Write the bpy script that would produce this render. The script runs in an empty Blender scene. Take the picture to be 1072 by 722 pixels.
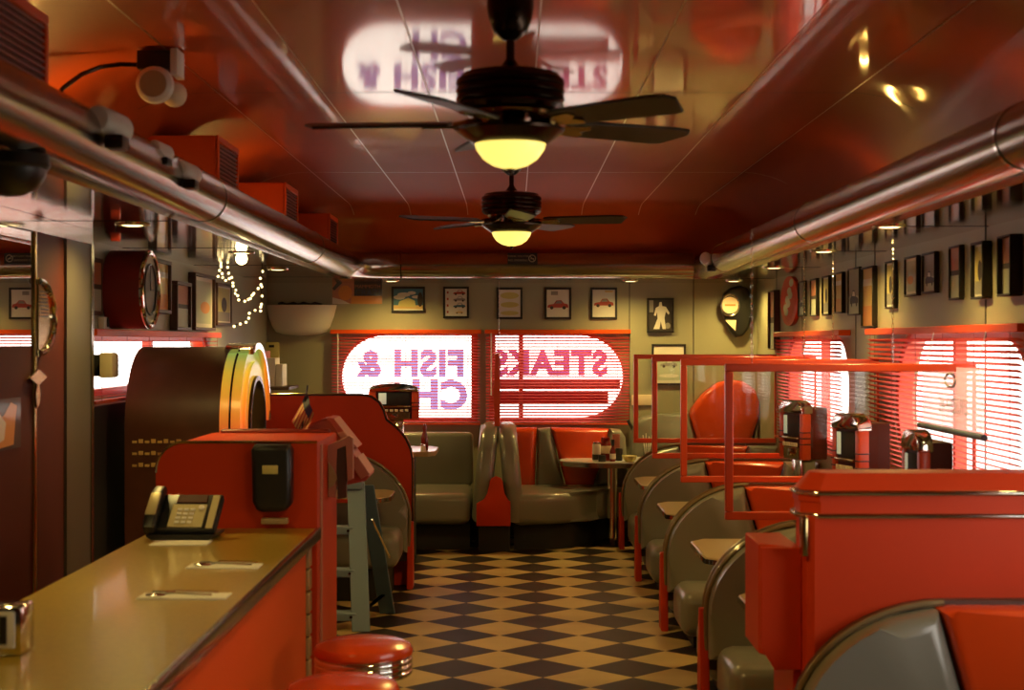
import bpy, bmesh, math, random
from mathutils import Vector, Matrix
from mathutils.geometry import tessellate_polygon
random.seed(7)
PI = math.pi
COL = bpy.context.scene.collection
SC = bpy.context.scene
F = 1651.0; CX = 538.0; CY = 358.0; EYE = 1.6      # measured from the photograph
def wx(px, d): return (px - CX) * d / F
def wz(py, d): return EYE - (py - CY) * d / F
def wd(px, X): return F * X / (px - CX)

# ------------------------------------------------------------------ materials
MATS = {}
def mat(name, col, rough=0.5, metal=0.0, coat=0.0, coat_rough=0.05, spec=0.5, emit=None, estr=0.0, bump=None, var=None, trans=0.0):
    m = bpy.data.materials.new(name); m.use_nodes = True
    nt = m.node_tree; b = nt.nodes['Principled BSDF']
    b.inputs['Base Color'].default_value = (*col, 1)
    b.inputs['Roughness'].default_value = rough
    b.inputs['Metallic'].default_value = metal
    b.inputs['Coat Weight'].default_value = coat
    b.inputs['Coat Roughness'].default_value = coat_rough
    b.inputs['Specular IOR Level'].default_value = spec
    b.inputs['Transmission Weight'].default_value = trans
    if emit:
        b.inputs['Emission Color'].default_value = (*emit, 1); b.inputs['Emission Strength'].default_value = estr
    if var or bump:
        tc = nt.nodes.new('ShaderNodeTexCoord')
    if var:
        sc, amt = var
        n = nt.nodes.new('ShaderNodeTexNoise'); n.inputs['Scale'].default_value = sc; n.inputs['Detail'].default_value = 4
        nt.links.new(tc.outputs['Object'], n.inputs['Vector'])
        mx = nt.nodes.new('ShaderNodeMix'); mx.data_type = 'RGBA'
        mx.inputs['A'].default_value = (*[c * (1 - amt) for c in col], 1); mx.inputs['B'].default_value = (*[min(1, c * (1 + amt)) for c in col], 1)
        nt.links.new(n.outputs['Fac'], mx.inputs['Factor']); nt.links.new(mx.outputs['Result'], b.inputs['Base Color'])
    if bump:
        sc, st = bump[0], bump[1]
        n2 = nt.nodes.new('ShaderNodeTexNoise'); n2.inputs['Scale'].default_value = sc; n2.inputs['Detail'].default_value = 2
        if len(bump) > 2:
            mp = nt.nodes.new('ShaderNodeMapping'); mp.inputs['Scale'].default_value = bump[2]
            nt.links.new(tc.outputs['Object'], mp.inputs['Vector']); nt.links.new(mp.outputs['Vector'], n2.inputs['Vector'])
        else:
            nt.links.new(tc.outputs['Object'], n2.inputs['Vector'])
        bp = nt.nodes.new('ShaderNodeBump'); bp.inputs['Strength'].default_value = st; bp.inputs['Distance'].default_value = 0.02
        nt.links.new(n2.outputs['Fac'], bp.inputs['Height']); nt.links.new(bp.outputs['Normal'], b.inputs['Normal'])
        if coat: nt.links.new(bp.outputs['Normal'], b.inputs['Coat Normal'])
    MATS[name] = m
    return m

def thin_glass(name, tint=(1, 1, 1), gloss=0.06, rough=0.02):
    m = bpy.data.materials.new(name); m.use_nodes = True; nt = m.node_tree; nt.nodes.clear()
    o = nt.nodes.new('ShaderNodeOutputMaterial'); mx = nt.nodes.new('ShaderNodeMixShader')
    t = nt.nodes.new('ShaderNodeBsdfTransparent'); t.inputs['Color'].default_value = (*tint, 1)
    g = nt.nodes.new('ShaderNodeBsdfGlossy'); g.inputs['Roughness'].default_value = rough
    lw = nt.nodes.new('ShaderNodeLayerWeight'); lw.inputs['Blend'].default_value = 0.5
    pw = nt.nodes.new('ShaderNodeMath'); pw.operation = 'POWER'; pw.inputs[1].default_value = 5.0
    ml = nt.nodes.new('ShaderNodeMath'); ml.operation = 'MULTIPLY_ADD'; ml.inputs[1].default_value = 0.75; ml.inputs[2].default_value = gloss * 0.7
    nt.links.new(lw.outputs['Facing'], pw.inputs[0]); nt.links.new(pw.outputs[0], ml.inputs[0]); nt.links.new(ml.outputs[0], mx.inputs[0])
    nt.links.new(t.outputs[0], mx.inputs[1]); nt.links.new(g.outputs[0], mx.inputs[2])
    nt.links.new(mx.outputs[0], o.inputs[0]); MATS[name] = m
    return m

def translucent(name, col, mixf=0.5, tcol=None, clear=0.0, clear_col=(1, 1, 1)):
    m = bpy.data.materials.new(name); m.use_nodes = True; nt = m.node_tree; nt.nodes.clear()
    o = nt.nodes.new('ShaderNodeOutputMaterial'); mx = nt.nodes.new('ShaderNodeMixShader')
    d = nt.nodes.new('ShaderNodeBsdfDiffuse'); d.inputs['Color'].default_value = (*col, 1)
    t = nt.nodes.new('ShaderNodeBsdfTranslucent'); t.inputs['Color'].default_value = (*(tcol or col), 1)
    mx.inputs[0].default_value = mixf
    nt.links.new(d.outputs[0], mx.inputs[1]); nt.links.new(t.outputs[0], mx.inputs[2])
    last = mx
    if clear > 0:
        m2 = nt.nodes.new('ShaderNodeMixShader'); m2.inputs[0].default_value = clear
        tr = nt.nodes.new('ShaderNodeBsdfTransparent'); tr.inputs['Color'].default_value = (*clear_col, 1)
        nt.links.new(mx.outputs[0], m2.inputs[1]); nt.links.new(tr.outputs[0], m2.inputs[2]); last = m2
    nt.links.new(last.outputs[0], o.inputs[0]); MATS[name] = m
    return m

M_ceil = mat('red ceiling enamel', (0.50, 0.072, 0.006), 0.5, coat=0.75, coat_rough=0.05, spec=0.4, bump=(1.3, 0.05, (3.0, 0.25, 1.0)))
M_wall = mat('khaki wall laminate', (0.30, 0.285, 0.18), 0.45, bump=(60, 0.02), var=(1.2, 0.08))
M_steel = mat('brushed stainless steel', (0.36, 0.33, 0.28), 0.20, 1.0, bump=(4, 0.02))
M_soffit = mat('polished stainless sheet', (0.60, 0.57, 0.50), 0.10, 1.0, bump=(2.2, 0.10))
M_chrome = mat('chrome', (0.75, 0.73, 0.68), 0.10, 1.0)
M_alu = mat('aluminium joint', (0.75, 0.55, 0.45), 0.35, 1.0)
M_mirror = mat('mirror glass', (0.80, 0.80, 0.77), 0.01, 1.0)
M_gold = mat('brass trim', (0.50, 0.37, 0.16), 0.22, 1.0)
M_redlam = mat('red laminate', (0.53, 0.040, 0.005), 0.45, spec=0.25, var=(3, 0.06))
M_orlam = mat('orange red laminate', (0.68, 0.072, 0.004), 0.45, spec=0.25)
M_redvin = mat('red vinyl', (0.62, 0.060, 0.007), 0.24, coat=0.3, coat_rough=0.15, bump=(14, 0.06))
M_grey = mat('grey vinyl', (0.19, 0.185, 0.15), 0.28, coat=0.25, coat_rough=0.2, bump=(14, 0.06))
M_redpaint = mat('red painted frame', (0.62, 0.070, 0.020), 0.3)
M_blackrub = mat('black edging', (0.012, 0.010, 0.008), 0.45)
M_black = mat('black plastic', (0.012, 0.012, 0.012), 0.35)
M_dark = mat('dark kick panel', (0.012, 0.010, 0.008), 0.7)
M_counter = mat('olive speckled counter laminate', (0.36, 0.235, 0.02), 0.3, coat=0.3, coat_rough=0.05, var=(55, 0.25))
M_tan = mat('tan table laminate', (0.36, 0.25, 0.11), 0.3, coat=0.3)
M_pale = mat('whitish sheen table laminate', (0.75, 0.75, 0.78), 0.25, coat=0.5)  # window sheen on the top is put into the whitish base colour
M_wood = mat('walnut cabinet', (0.085, 0.026, 0.011), 0.42, var=(9, 0.35))
M_darkred = mat('dark red panel', (0.075, 0.014, 0.008), 0.55, spec=0.2)
M_greypan = mat('grey brown panel', (0.075, 0.066, 0.048), 0.5)
M_clockred = mat('dark red clock drum', (0.20, 0.018, 0.010), 0.35)
M_white = mat('white plastic', (0.68, 0.64, 0.55), 0.4)
M_cream = mat('cream dial', (0.72, 0.58, 0.40), 0.5)
M_paper = mat('white paper', (0.75, 0.72, 0.62), 0.7)
M_beige = mat('beige metal box', (0.36, 0.30, 0.17), 0.5)
M_ladder = mat('grey blue aluminium', (0.16, 0.235, 0.33), 0.45, 0.2)
M_ladderb = mat('blue grey rail', (0.09, 0.15, 0.22), 0.4, 0.3)
M_fan = mat('dark bronze', (0.035, 0.020, 0.012), 0.25, 0.8)
M_blade = mat('dark walnut blade', (0.014, 0.009, 0.006), 0.4)
M_bowl = mat('lit frosted glass', (0.9, 0.85, 0.5), 0.3, emit=(1.0, 0.78, 0.16), estr=2.0)
M_down = mat('lit downlight lens', (0.9, 0.8, 0.5), 0.3, emit=(1.0, 0.80, 0.38), estr=5.0)
M_bulb = mat('lit bare bulb', (1, .9, .6), 0.3, emit=(1.0, 0.80, 0.36), estr=14.0)
M_fairy = mat('lit fairy bulb', (1, 0.9, 0.6), 0.3, emit=(1.0, 0.78, 0.35), estr=5.0)
M_bulb.cycles.emission_sampling = 'NONE'
M_fairy.cycles.emission_sampling = 'NONE'
M_silver = mat('silver keypad panel', (0.50, 0.43, 0.22), 0.35, 0.3)
M_pink = mat('pink card', (0.62, 0.22, 0.18), 0.7)
M_ketchup = mat('dark red sauce', (0.17, 0.012, 0.008), 0.2)
M_pinkred = mat('faded red card', (0.40, 0.060, 0.040), 0.5)
M_salmon = mat('salmon card', (0.46, 0.17, 0.11), 0.5)
M_brown = mat('brown frame', (0.07, 0.030, 0.018), 0.45)
M_card = mat('lit title card', (0.7, 0.75, 0.6), 0.5, emit=(0.75, 0.85, 0.6), estr=0.45)
M_pipe = mat('brown piping', (0.17, 0.12, 0.06), 0.3, coat=0.3)
M_glass = thin_glass('window glass')
M_acr = thin_glass('clear acrylic', (0.93, 0.95, 0.95))
M_slat = translucent('red blind slat', (0.46, 0.06, 0.045), 0.45, (0.80, 0.16, 0.13))
M_vinylp = translucent('purple window vinyl', (0.25, 0.16, 0.34), 0.6, (0.22, 0.17, 0.40))
M_vinylr = translucent('red window vinyl', (0.55, 0.04, 0.05), 0.6, (0.26, 0.014, 0.018))
M_vinylm = translucent('magenta window vinyl', (0.40, 0.05, 0.25), 0.6, (0.24, 0.05, 0.17))
M_sheet = translucent('white paper sheet', (0.8, 0.78, 0.76), 0.6, (0.95, 0.93, 0.92), 0.6)
M_greytext = mat('grey lettering', (0.42, 0.42, 0.46), 0.6)
M_asphalt = mat('pale concrete', (0.62, 0.61, 0.58), 0.9)

def floor_mat():
    m = bpy.data.materials.new('checker floor tile'); m.use_nodes = True; nt = m.node_tree; b = nt.nodes['Principled BSDF']
    tc = nt.nodes.new('ShaderNodeTexCoord'); mp = nt.nodes.new('ShaderNodeMapping')
    mp.inputs['Rotation'].default_value = (0, 0, PI / 4); mp.inputs['Location'].default_value = (5.53, -5.4202, 0.1)
    ck = nt.nodes.new('ShaderNodeTexChecker'); ck.inputs['Scale'].default_value = 1 / 0.305
    ck.inputs['Color1'].default_value = (0.56, 0.40, 0.16, 1); ck.inputs['Color2'].default_value = (0.022, 0.011, 0.008, 1)
    ns = nt.nodes.new('ShaderNodeTexNoise'); ns.inputs['Scale'].default_value = 3.5; ns.inputs['Detail'].default_value = 5
    mx = nt.nodes.new('ShaderNodeMix'); mx.data_type = 'RGBA'; mx.blend_type = 'MULTIPLY'; mx.inputs['Factor'].default_value = 0.45
    nt.links.new(tc.outputs['Object'], mp.inputs['Vector']); nt.links.new(mp.outputs['Vector'], ck.inputs['Vector'])
    nt.links.new(tc.outputs['Object'], ns.inputs['Vector'])
    nt.links.new(ck.outputs['Color'], mx.inputs['A']); nt.links.new(ns.outputs['Fac'], mx.inputs['B'])
    nt.links.new(mx.outputs['Result'], b.inputs['Base Color']); b.inputs['Roughness'].default_value = 0.5; b.inputs['Specular IOR Level'].default_value = 0.22
    return m
M_floor = floor_mat()

def juke_mat():
    m = bpy.data.materials.new('lit arch plastic'); m.use_nodes = True; nt = m.node_tree; b = nt.nodes['Principled BSDF']
    tc = nt.nodes.new('ShaderNodeTexCoord'); sp = nt.nodes.new('ShaderNodeSeparateXYZ'); mr = nt.nodes.new('ShaderNodeMapRange')
    mr.inputs['From Min'].default_value = 0.9; mr.inputs['From Max'].default_value = 1.58
    rp = nt.nodes.new('ShaderNodeValToRGB'); cr = rp.color_ramp
    cr.elements[0].position = 0.3; cr.elements[0].color = (0.80, 0.12, 0.03, 1)
    cr.elements[1].position = 1.0; cr.elements[1].color = (0.20, 0.55, 0.14, 1)
    e = cr.elements.new(0.55); e.color = (0.95, 0.34, 0.03, 1)
    e = cr.elements.new(0.80); e.color = (0.85, 0.55, 0.05, 1)
    nt.links.new(tc.outputs['Object'], sp.inputs[0]); nt.links.new(sp.outputs['Z'], mr.inputs['Value']); nt.links.new(mr.outputs[0], rp.inputs[0])
    nt.links.new(rp.outputs[0], b.inputs['Base Color']); nt.links.new(rp.outputs[0], b.inputs['Emission Color'])
    b.inputs['Emission Strength'].default_value = 0.75; b.inputs['Roughness'].default_value = 0.25
    return m
M_juke = juke_mat()
M_jukewin = mat('lit jukebox window', (0.8, 0.6, 0.2), 0.3, emit=(1.0, 0.62, 0.15), estr=0.8)
def flat(name, rgb, rough=0.55, coat=0.4): return mat(name, rgb, rough, coat=coat, coat_rough=0.08)
A_white = flat('print white', (0.66, 0.62, 0.52)); A_red = flat('print red', (0.40, 0.05, 0.03)); A_blue = flat('print blue', (0.05, 0.16, 0.22))
A_sand = flat('print sand', (0.60, 0.40, 0.12)); A_dark = flat('print dark', (0.035, 0.025, 0.02)); A_orange = flat('print orange', (0.62, 0.25, 0.05))
A_grey = flat('print grey', (0.25, 0.23, 0.19)); A_skin = flat('print rose', (0.45, 0.17, 0.09)); A_yel = flat('print yellow', (0.55, 0.48, 0.14)); A_navy = flat('print navy', (0.03, 0.035, 0.07))
A_mint = flat('print mint', (0.42, 0.46, 0.34))

# ------------------------------------------------------------------ mesh helpers
WL = {}
class MB:
    def __init__(s): s.V = []; s.Fc = []; s.MI = []; s.mi = 0
    def take(s, bm, recalc=True):
        if recalc: bmesh.ops.recalc_face_normals(bm, faces=bm.faces)
        bm.verts.index_update(); n = len(s.V)
        s.V += [v.co.copy() for v in bm.verts]
        for f in bm.faces: s.Fc.append([n + v.index for v in f.verts]); s.MI.append(s.mi)
        bm.free(); return s
    def raw(s, vs, fs):
        n = len(s.V); s.V += [Vector(v) for v in vs]
        for f in fs: s.Fc.append([n + i for i in f]); s.MI.append(s.mi)
        return s
    def box(s, x0, x1, y0, y1, z0, z1, bev=0, seg=2):
        bm = bmesh.new(); bmesh.ops.create_cube(bm, size=1)
        for v in bm.verts: v.co = Vector(((x0 + x1) / 2 + v.co.x * (x1 - x0), (y0 + y1) / 2 + v.co.y * (y1 - y0), (z0 + z1) / 2 + v.co.z * (z1 - z0)))
        if bev: bmesh.ops.bevel(bm, geom=list(bm.edges), offset=bev, segments=seg, profile=0.5, affect='EDGES', clamp_overlap=True)
        return s.take(bm)
    def prism(s, poly, plane, a0, a1, bev=0, seg=3, only=None):
        f3 = {'xz': lambda u, v, a: (u, a, v), 'yz': lambda u, v, a: (a, u, v), 'xy': lambda u, v, a: (u, v, a)}[plane]
        bm = bmesh.new(); n = len(poly)
        A = [bm.verts.new(f3(u, v, a0)) for u, v in poly]; B = [bm.verts.new(f3(u, v, a1)) for u, v in poly]
        bm.faces.new(A); bm.faces.new(B[::-1])
        for i in range(n): bm.faces.new((A[i], B[i], B[(i + 1) % n], A[(i + 1) % n]))
        if bev:
            rim = {'a0': set(A), 'a1': set(B)}.get(only)
            ed = [e for e in bm.edges if (e.verts[0] in A and e.verts[1] in A) or (e.verts[0] in B and e.verts[1] in B)]
            if rim: ed = [e for e in ed if e.verts[0] in rim and e.verts[1] in rim]
            bmesh.ops.bevel(bm, geom=ed, offset=bev, segments=seg, profile=0.5, affect='EDGES', clamp_overlap=True)
        return s.take(bm)
    def lathe(s, prof, c=(0, 0, 0), axis='z', n=32):
        vs = []; fs = []; c = Vector(c)
        for r, h in prof:
            for k in range(n):
                a = 2 * PI * k / n; p = (r * math.cos(a), r * math.sin(a), h)
                if axis == 'x': p = (h, p[0], p[1])
                elif axis == 'y': p = (p[1], h, p[0])
                vs.append(c + Vector(p))
        for i in range(len(prof) - 1):
            for k in range(n):
                k2 = (k + 1) % n; fs.append((i * n + k, i * n + k2, (i + 1) * n + k2, (i + 1) * n + k))
        if prof[0][0] > 1e-5: fs.append(tuple(range(n))[::-1])
        if prof[-1][0] > 1e-5: fs.append(tuple((len(prof) - 1) * n + k for k in range(n)))
        bm = bmesh.new(); bv = [bm.verts.new(v) for v in vs]
        for f in fs:
            try: bm.faces.new([bv[i] for i in f])
            except ValueError: pass
        bmesh.ops.remove_doubles(bm, verts=bm.verts, dist=1e-5)
        return s.take(bm)
    def cyl(s, p0, p1, r, n=16, r1=None): return s.tube([p0, p1], r, n, rr=[r, r if r1 is None else r1])
    def ball(s, c, r, sx=1, sy=1, sz=1, n=14, m=8):
        k = len(s.V); s.lathe([(r * math.sin(PI * i / m), -r * math.cos(PI * i / m)) for i in range(m + 1)], (0, 0, 0), 'z', n)
        for v in s.V[k:]: v.x = c[0] + v.x * sx; v.y = c[1] + v.y * sy; v.z = c[2] + v.z * sz
        return s
    def tube(s, path, r, n=8, closed=False, rr=None):
        P = [Vector(p) for p in path]; N = len(P); bm = bmesh.new(); rings = []; up = None
        for i in range(N):
            if closed: t = P[(i + 1) % N] - P[i - 1]
            else: t = P[min(i + 1, N - 1)] - P[max(i - 1, 0)]
            t.normalize()
            if up is None: up = Vector((0, 0, 1)) if abs(t.z) < 0.9 else Vector((0, 1, 0))
            a = t.cross(up)
            if a.length < 1e-4: a = t.cross(Vector((1, 0, 0)))
            a.normalize(); up = a.cross(t).normalized(); R = rr[i] if rr else r
            rings.append([bm.verts.new(P[i] + (a * math.cos(2 * PI * k / n) + up * math.sin(2 * PI * k / n)) * R) for k in range(n)])
        for i in range(N if closed else N - 1):
            A, B = rings[i], rings[(i + 1) % N]
            for k in range(n): bm.faces.new((A[k], A[(k + 1) % n], B[(k + 1) % n], B[k]))
        if not closed: bm.faces.new(rings[0][::-1]); bm.faces.new(rings[-1])
        return s.take(bm)
    def xf(s, fn, k=0):
        for i in range(k, len(s.V)): s.V[i] = Vector(fn(s.V[i]))
        return s
    def build(s, name, m, parent=None, local=False, ang=38, smooth=True):
        me = bpy.data.meshes.new(name); off = Vector((0, 0, 0))
        if parent is not None and not local: off = WL[parent.name]
        elif parent is None and not local and s.V:
            xs = [v.x for v in s.V]; ys = [v.y for v in s.V]; zs = [v.z for v in s.V]
            off = Vector(((min(xs) + max(xs)) / 2, (min(ys) + max(ys)) / 2, min(zs)))
        me.from_pydata([v - off for v in s.V], [], s.Fc)
        ms = m if isinstance(m, (list, tuple)) else [m]
        for q in ms: me.materials.append(q)
        me.polygons.foreach_set('material_index', s.MI)
        if smooth:
            me.polygons.foreach_set('use_smooth', [True] * len(me.polygons)); me.set_sharp_from_angle(angle=math.radians(ang))
        me.update(); o = bpy.data.objects.new(name, me); COL.objects.link(o)
        if parent is not None: o.parent = parent; WL[o.name] = off.copy()
        else: o.location = off; WL[o.name] = off.copy()
        return o
def tag(o, label, cat, group=None, kind=None):
    o['label'] = label; o['category'] = cat
    if group: o['group'] = group
    if kind: o['kind'] = kind
    return o
def thing(name, label, cat, loc, rz=0, group=None):
    o = bpy.data.objects.new(name, None); o.empty_display_size = 0.1; COL.objects.link(o); o.location = loc; o.rotation_euler = (0, 0, rz)
    WL[o.name] = Vector(loc); return tag(o, label, cat, group)
def struct(o, label=None):
    o['kind'] = 'structure'
    if label: o['label'] = label
    return o
def kids(o): return [c for c in bpy.data.objects if c.parent == o]
def copy_tree(o, parent=None):
    c = o.copy(); COL.objects.link(c)
    if parent is not None: c.parent = parent
    for ch in kids(o): copy_tree(ch, c)
    return c
def dup(o, loc, label, rz=None, group=None):
    c = copy_tree(o); c.location = loc; c['label'] = label
    if rz is not None: c.rotation_euler = (0, 0, rz)
    if group: c['group'] = group
    return c
def text_mesh(txt, size, fn, name, m, parent=None, local=False, depth=0.0, align='CENTER', bold=0.0):
    cu = bpy.data.curves.new('tmp', 'FONT'); cu.body = txt; cu.size = size; cu.align_x = align; cu.extrude = depth; cu.offset = bold; cu.space_character = 1.0 + bold * 6 / max(size, .01) * 0.3
    cu.resolution_u = 3
    to = bpy.data.objects.new('tmp', cu); COL.objects.link(to)
    dg = bpy.context.evaluated_depsgraph_get(); me = bpy.data.meshes.new_from_object(to.evaluated_get(dg))
    b = MB(); b.raw([fn(v.co.x, v.co.y, v.co.z) for v in me.vertices], [tuple(p.vertices) for p in me.polygons])
    bpy.data.objects.remove(to); bpy.data.meshes.remove(me); bpy.data.curves.remove(cu)
    return b.build(name, m, parent, local, smooth=False)
def arc(cx, cy, rx, ry, a0, a1, n): return [(cx + rx * math.cos(math.radians(a0 + (a1 - a0) * i / n)), cy + ry * math.sin(math.radians(a0 + (a1 - a0) * i / n))) for i in range(n + 1)]
def light(name, kind, loc, power, col, size=0.05, rot=None, parent=None, **kw):
    l = bpy.data.lights.new(name, kind); l.energy = power; l.color = col
    if kind in ('POINT', 'SPOT'): l.shadow_soft_size = size
    for k, v in kw.items(): setattr(l, k, v)
    o = bpy.data.objects.new(name, l); COL.objects.link(o); o.location = loc
    if rot: o.rotation_euler = rot
    if parent is not None: o.parent = parent; o.location = Vector(loc) - WL[parent.name]
    return o

# ------------------------------------------------------------------ room
XL, XR, YB, YF = -2.08, 2.05, 13.3, -3.0
HC = 2.63
def slab(name, outer, holes, to3, thick, m):
    """a wall with real openings; outer and holes are 2-D loops, to3(u, v, w) maps to the room"""
    tri = tessellate_polygon([[Vector((u, v, 0)) for u, v in outer]] + [[Vector((u, v, 0)) for u, v in h] for h in holes])
    pts = list(outer) + [p for h in holes for p in h]; n = len(pts)
    b = MB(); b.V = [Vector(to3(u, v, 0)) for u, v in pts] + [Vector(to3(u, v, thick)) for u, v in pts]
    for t in tri: b.Fc.append(list(t)); b.Fc.append([t[2] + n, t[1] + n, t[0] + n])
    k = 0
    for lp in [outer] + holes:
        L = len(lp)
        for i in range(L): b.Fc.append([k + i, k + (i + 1) % L, k + (i + 1) % L + n, k + i + n])
        k += L
    b.MI = [0] * len(b.Fc)
    return struct(b.build(name, m, ang=30))
def stadium(u0, u1, v0, v1, left=True, right=True, r=None):
    r = r or (v1 - v0) / 2; P = []
    if right: P += arc(u1 - r, v0 + r, r, r, -90, 0, 10) + arc(u1 - r, v1 - r, r, r, 0, 90, 10)
    else: P += [(u1, v0), (u1, v1)]
    if left: P += arc(u0 + r, v1 - r, r, r, 90, 180, 10) + arc(u0 + r, v0 + r, r, r, 180, 270, 10)
    else: P += [(u0, v1), (u0, v0)]
    Q = [P[0]]
    for p in P[1:]:
        if (p[0] - Q[-1][0]) ** 2 + (p[1] - Q[-1][1]) ** 2 > 1e-8: Q.append(p)
    if (Q[0][0] - Q[-1][0]) ** 2 + (Q[0][1] - Q[-1][1]) ** 2 < 1e-8: Q.pop()
    return Q
TK = 0.12
toR = lambda u, v, w: (XR + w, u, v)
toL = lambda u, v, w: (XL - w, u, v)
toB = lambda u, v, w: (u, YB + w, v)
toFr = lambda u, v, w: (u, YF - w, v)
hB = [stadium(-1.466, -0.306, 0.931, 1.689, True, False), stadium(-0.21, 0.935, 0.931, 1.689, False, True)]
hR = [stadium(9.65, 11.9, 0.92, 1.645), stadium(6.25, 8.50, 0.92, 1.645), stadium(2.6, 4.7, 0.92, 1.65)]
hL = [stadium(7.65, 10.75, 1.33, 1.64)]
hF = []
slab('wall_back', [(XL, 0), (XR, 0), (XR, 2.7), (XL, 2.7)], hB, toB, TK, M_wall)
slab('wall_right', [(YF, 0), (YB, 0), (YB, 2.7), (YF, 2.7)], hR, toR, TK, M_wall)
slab('wall_left', [(YF, 0), (YB, 0), (YB, 2.7), (YF, 2.7)], hL, toL, TK, M_wall)
slab('wall_front', [(XL, 0), (XR, 0), (XR, 2.7), (XL, 2.7)], hF, toFr, TK, M_wall)
struct(MB().box(XL - 0.15, XR + 0.15, YF - 0.15, YB + 0.15, -0.1, 0).build('floor', M_floor, local=True))
struct(MB().box(-40, 40, -40, 60, -0.62, -0.6).build('ground', M_asphalt), 'pale concrete parking lot outside the windows')

def win(n, loop, to3, mull=()):
    b = MB(); L = len(loop); cu = sum(p[0] for p in loop) / L; cv = sum(p[1] for p in loop) / L
    us = [p[0] for p in loop]; vs = [p[1] for p in loop]; su = max(us) - min(us); sv = max(vs) - min(vs)
    inn = [(cu + (u - cu) * (1 - 0.07 / su), cv + (v - cv) * (1 - 0.07 / sv)) for u, v in loop]
    V = [to3(u, v, 0.015) for u, v in loop] + [to3(u, v, 0.015) for u, v in inn] + [to3(u, v, 0.09) for u, v in loop] + [to3(u, v, 0.09) for u, v in inn]
    Fs = []
    for i in range(L):
        j = (i + 1) % L; Fs += [(i, j, L + j, L + i), (2 * L + i, 3 * L + i, 3 * L + j, 2 * L + j), (L + i, L + j, 3 * L + j, 3 * L + i), (i, 2 * L + i, 2 * L + j, j)]
    b.raw(V, Fs)
    w = struct(b.build('window_%d' % n, M_redpaint))
    g = MB(); g.raw([to3(u, v, 0.06) for u, v in inn], [tuple(range(L))]); g.build('window_glass', M_glass, w)
    for m_ in mull:
        c = MB(); k = len(c.V); c.box(m_ - 0.02, m_ + 0.02, min(vs) + 0.02, max(vs) - 0.02, 0.03, 0.085); c.xf(lambda v: to3(v.x, v.y, v.z)); c.build('mullion', M_redpaint, w)
    return w
NW = 0
WIN = []
for lp, to3, mu in [(hB[0], toB, ()), (hB[1], toB, (0.06,)), (hR[0], toR, (10.65,)), (hR[1], toR, (7.45,)), (hR[2], toR, (4.0,)), (hL[0], toL, (9.2,))]:
    NW += 1; WIN.append(win(NW, lp, to3, mu))
# sky portals in the openings
def portal(c, sx, sy, rot):
    l = bpy.data.lights.new('window portal', 'AREA'); l.shape = 'RECTANGLE'; l.size = sx; l.size_y = sy; l.cycles.is_portal = True
    o = bpy.data.objects.new('window_portal', l); COL.objects.link(o); o.location = c; o.rotation_euler = rot
for h in hB: portal(((h[0][0] + 0) * 0 + (max(p[0] for p in h) + min(p[0] for p in h)) / 2, YB + 0.1, 1.31), 1.2, 0.76, (-PI / 2, 0, 0))
for h in hF: portal(((max(p[0] for p in h) + min(p[0] for p in h)) / 2, YF - 0.1, 1.36), 1.5, 0.9, (PI / 2, 0, 0))
for h in hR: portal((XR + 0.1, (max(p[0] for p in h) + min(p[0] for p in h)) / 2, 1.285), 0.74, max(p[0] for p in h) - min(p[0] for p in h), (0, PI / 2, 0))
for h in hL: portal((XL - 0.1, (max(p[0] for p in h) + min(p[0] for p in h)) / 2, 1.36), 1.0, max(p[0] for p in h) - min(p[0] for p in h), (0, -PI / 2, 0))

# ceiling with side and end coves
XCL, RCL, XCR, RCR, YCE, RCE, HCV = -1.25, 0.55, 1.38, 0.50, 11.65, 0.80, 0.42
def ceil_z(x, y):
    tx = max(0, (x - XCR) / RCR, (XCL - x) / RCL); ty = max(0, (y - YCE) / RCE, (-2.0 - y) / 0.9); t = min(1, math.hypot(tx, ty))
    return HC - HCV * (1 - math.sqrt(max(0, 1 - t * t)))
def csp(a, b, n, rev=False): return [a + (b - a) * (math.sin(PI / 2 * i / n) if not rev else 1 - math.cos(PI / 2 * i / n)) for i in range(n + 1)]
xs = [XCL - RCL * math.sin(PI / 2 * i / 14) for i in range(14, 0, -1)] + [XCL + (XCR - XCL) * i / 12 for i in range(13)] + [XCR + RCR * math.sin(PI / 2 * i / 14) for i in range(1, 15)]
ys = [-2.9, -2.7, -2.4, -2.0] + [0.5 * k for k in range(-3, 24)] + [YCE + RCE * math.sin(PI / 2 * i / 14) for i in range(0, 15)]
b = MB(); nx = len(xs)
b.raw([(x, y, ceil_z(x, y)) for y in ys for x in xs], [(j * nx + i, (j + 1) * nx + i, (j + 1) * nx + i + 1, j * nx + i + 1) for j in range(len(ys) - 1) for i in range(nx - 1)])
c_ = b.build('ceiling', M_ceil, local=True, ang=60); struct(c_, 'glossy orange red enamel ceiling with coved edges')
struct(MB().box(XL - 0.12, XR + 0.12, YF - 0.12, YB + 0.12, 2.70, 2.75).build('roof', M_dark))
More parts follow.
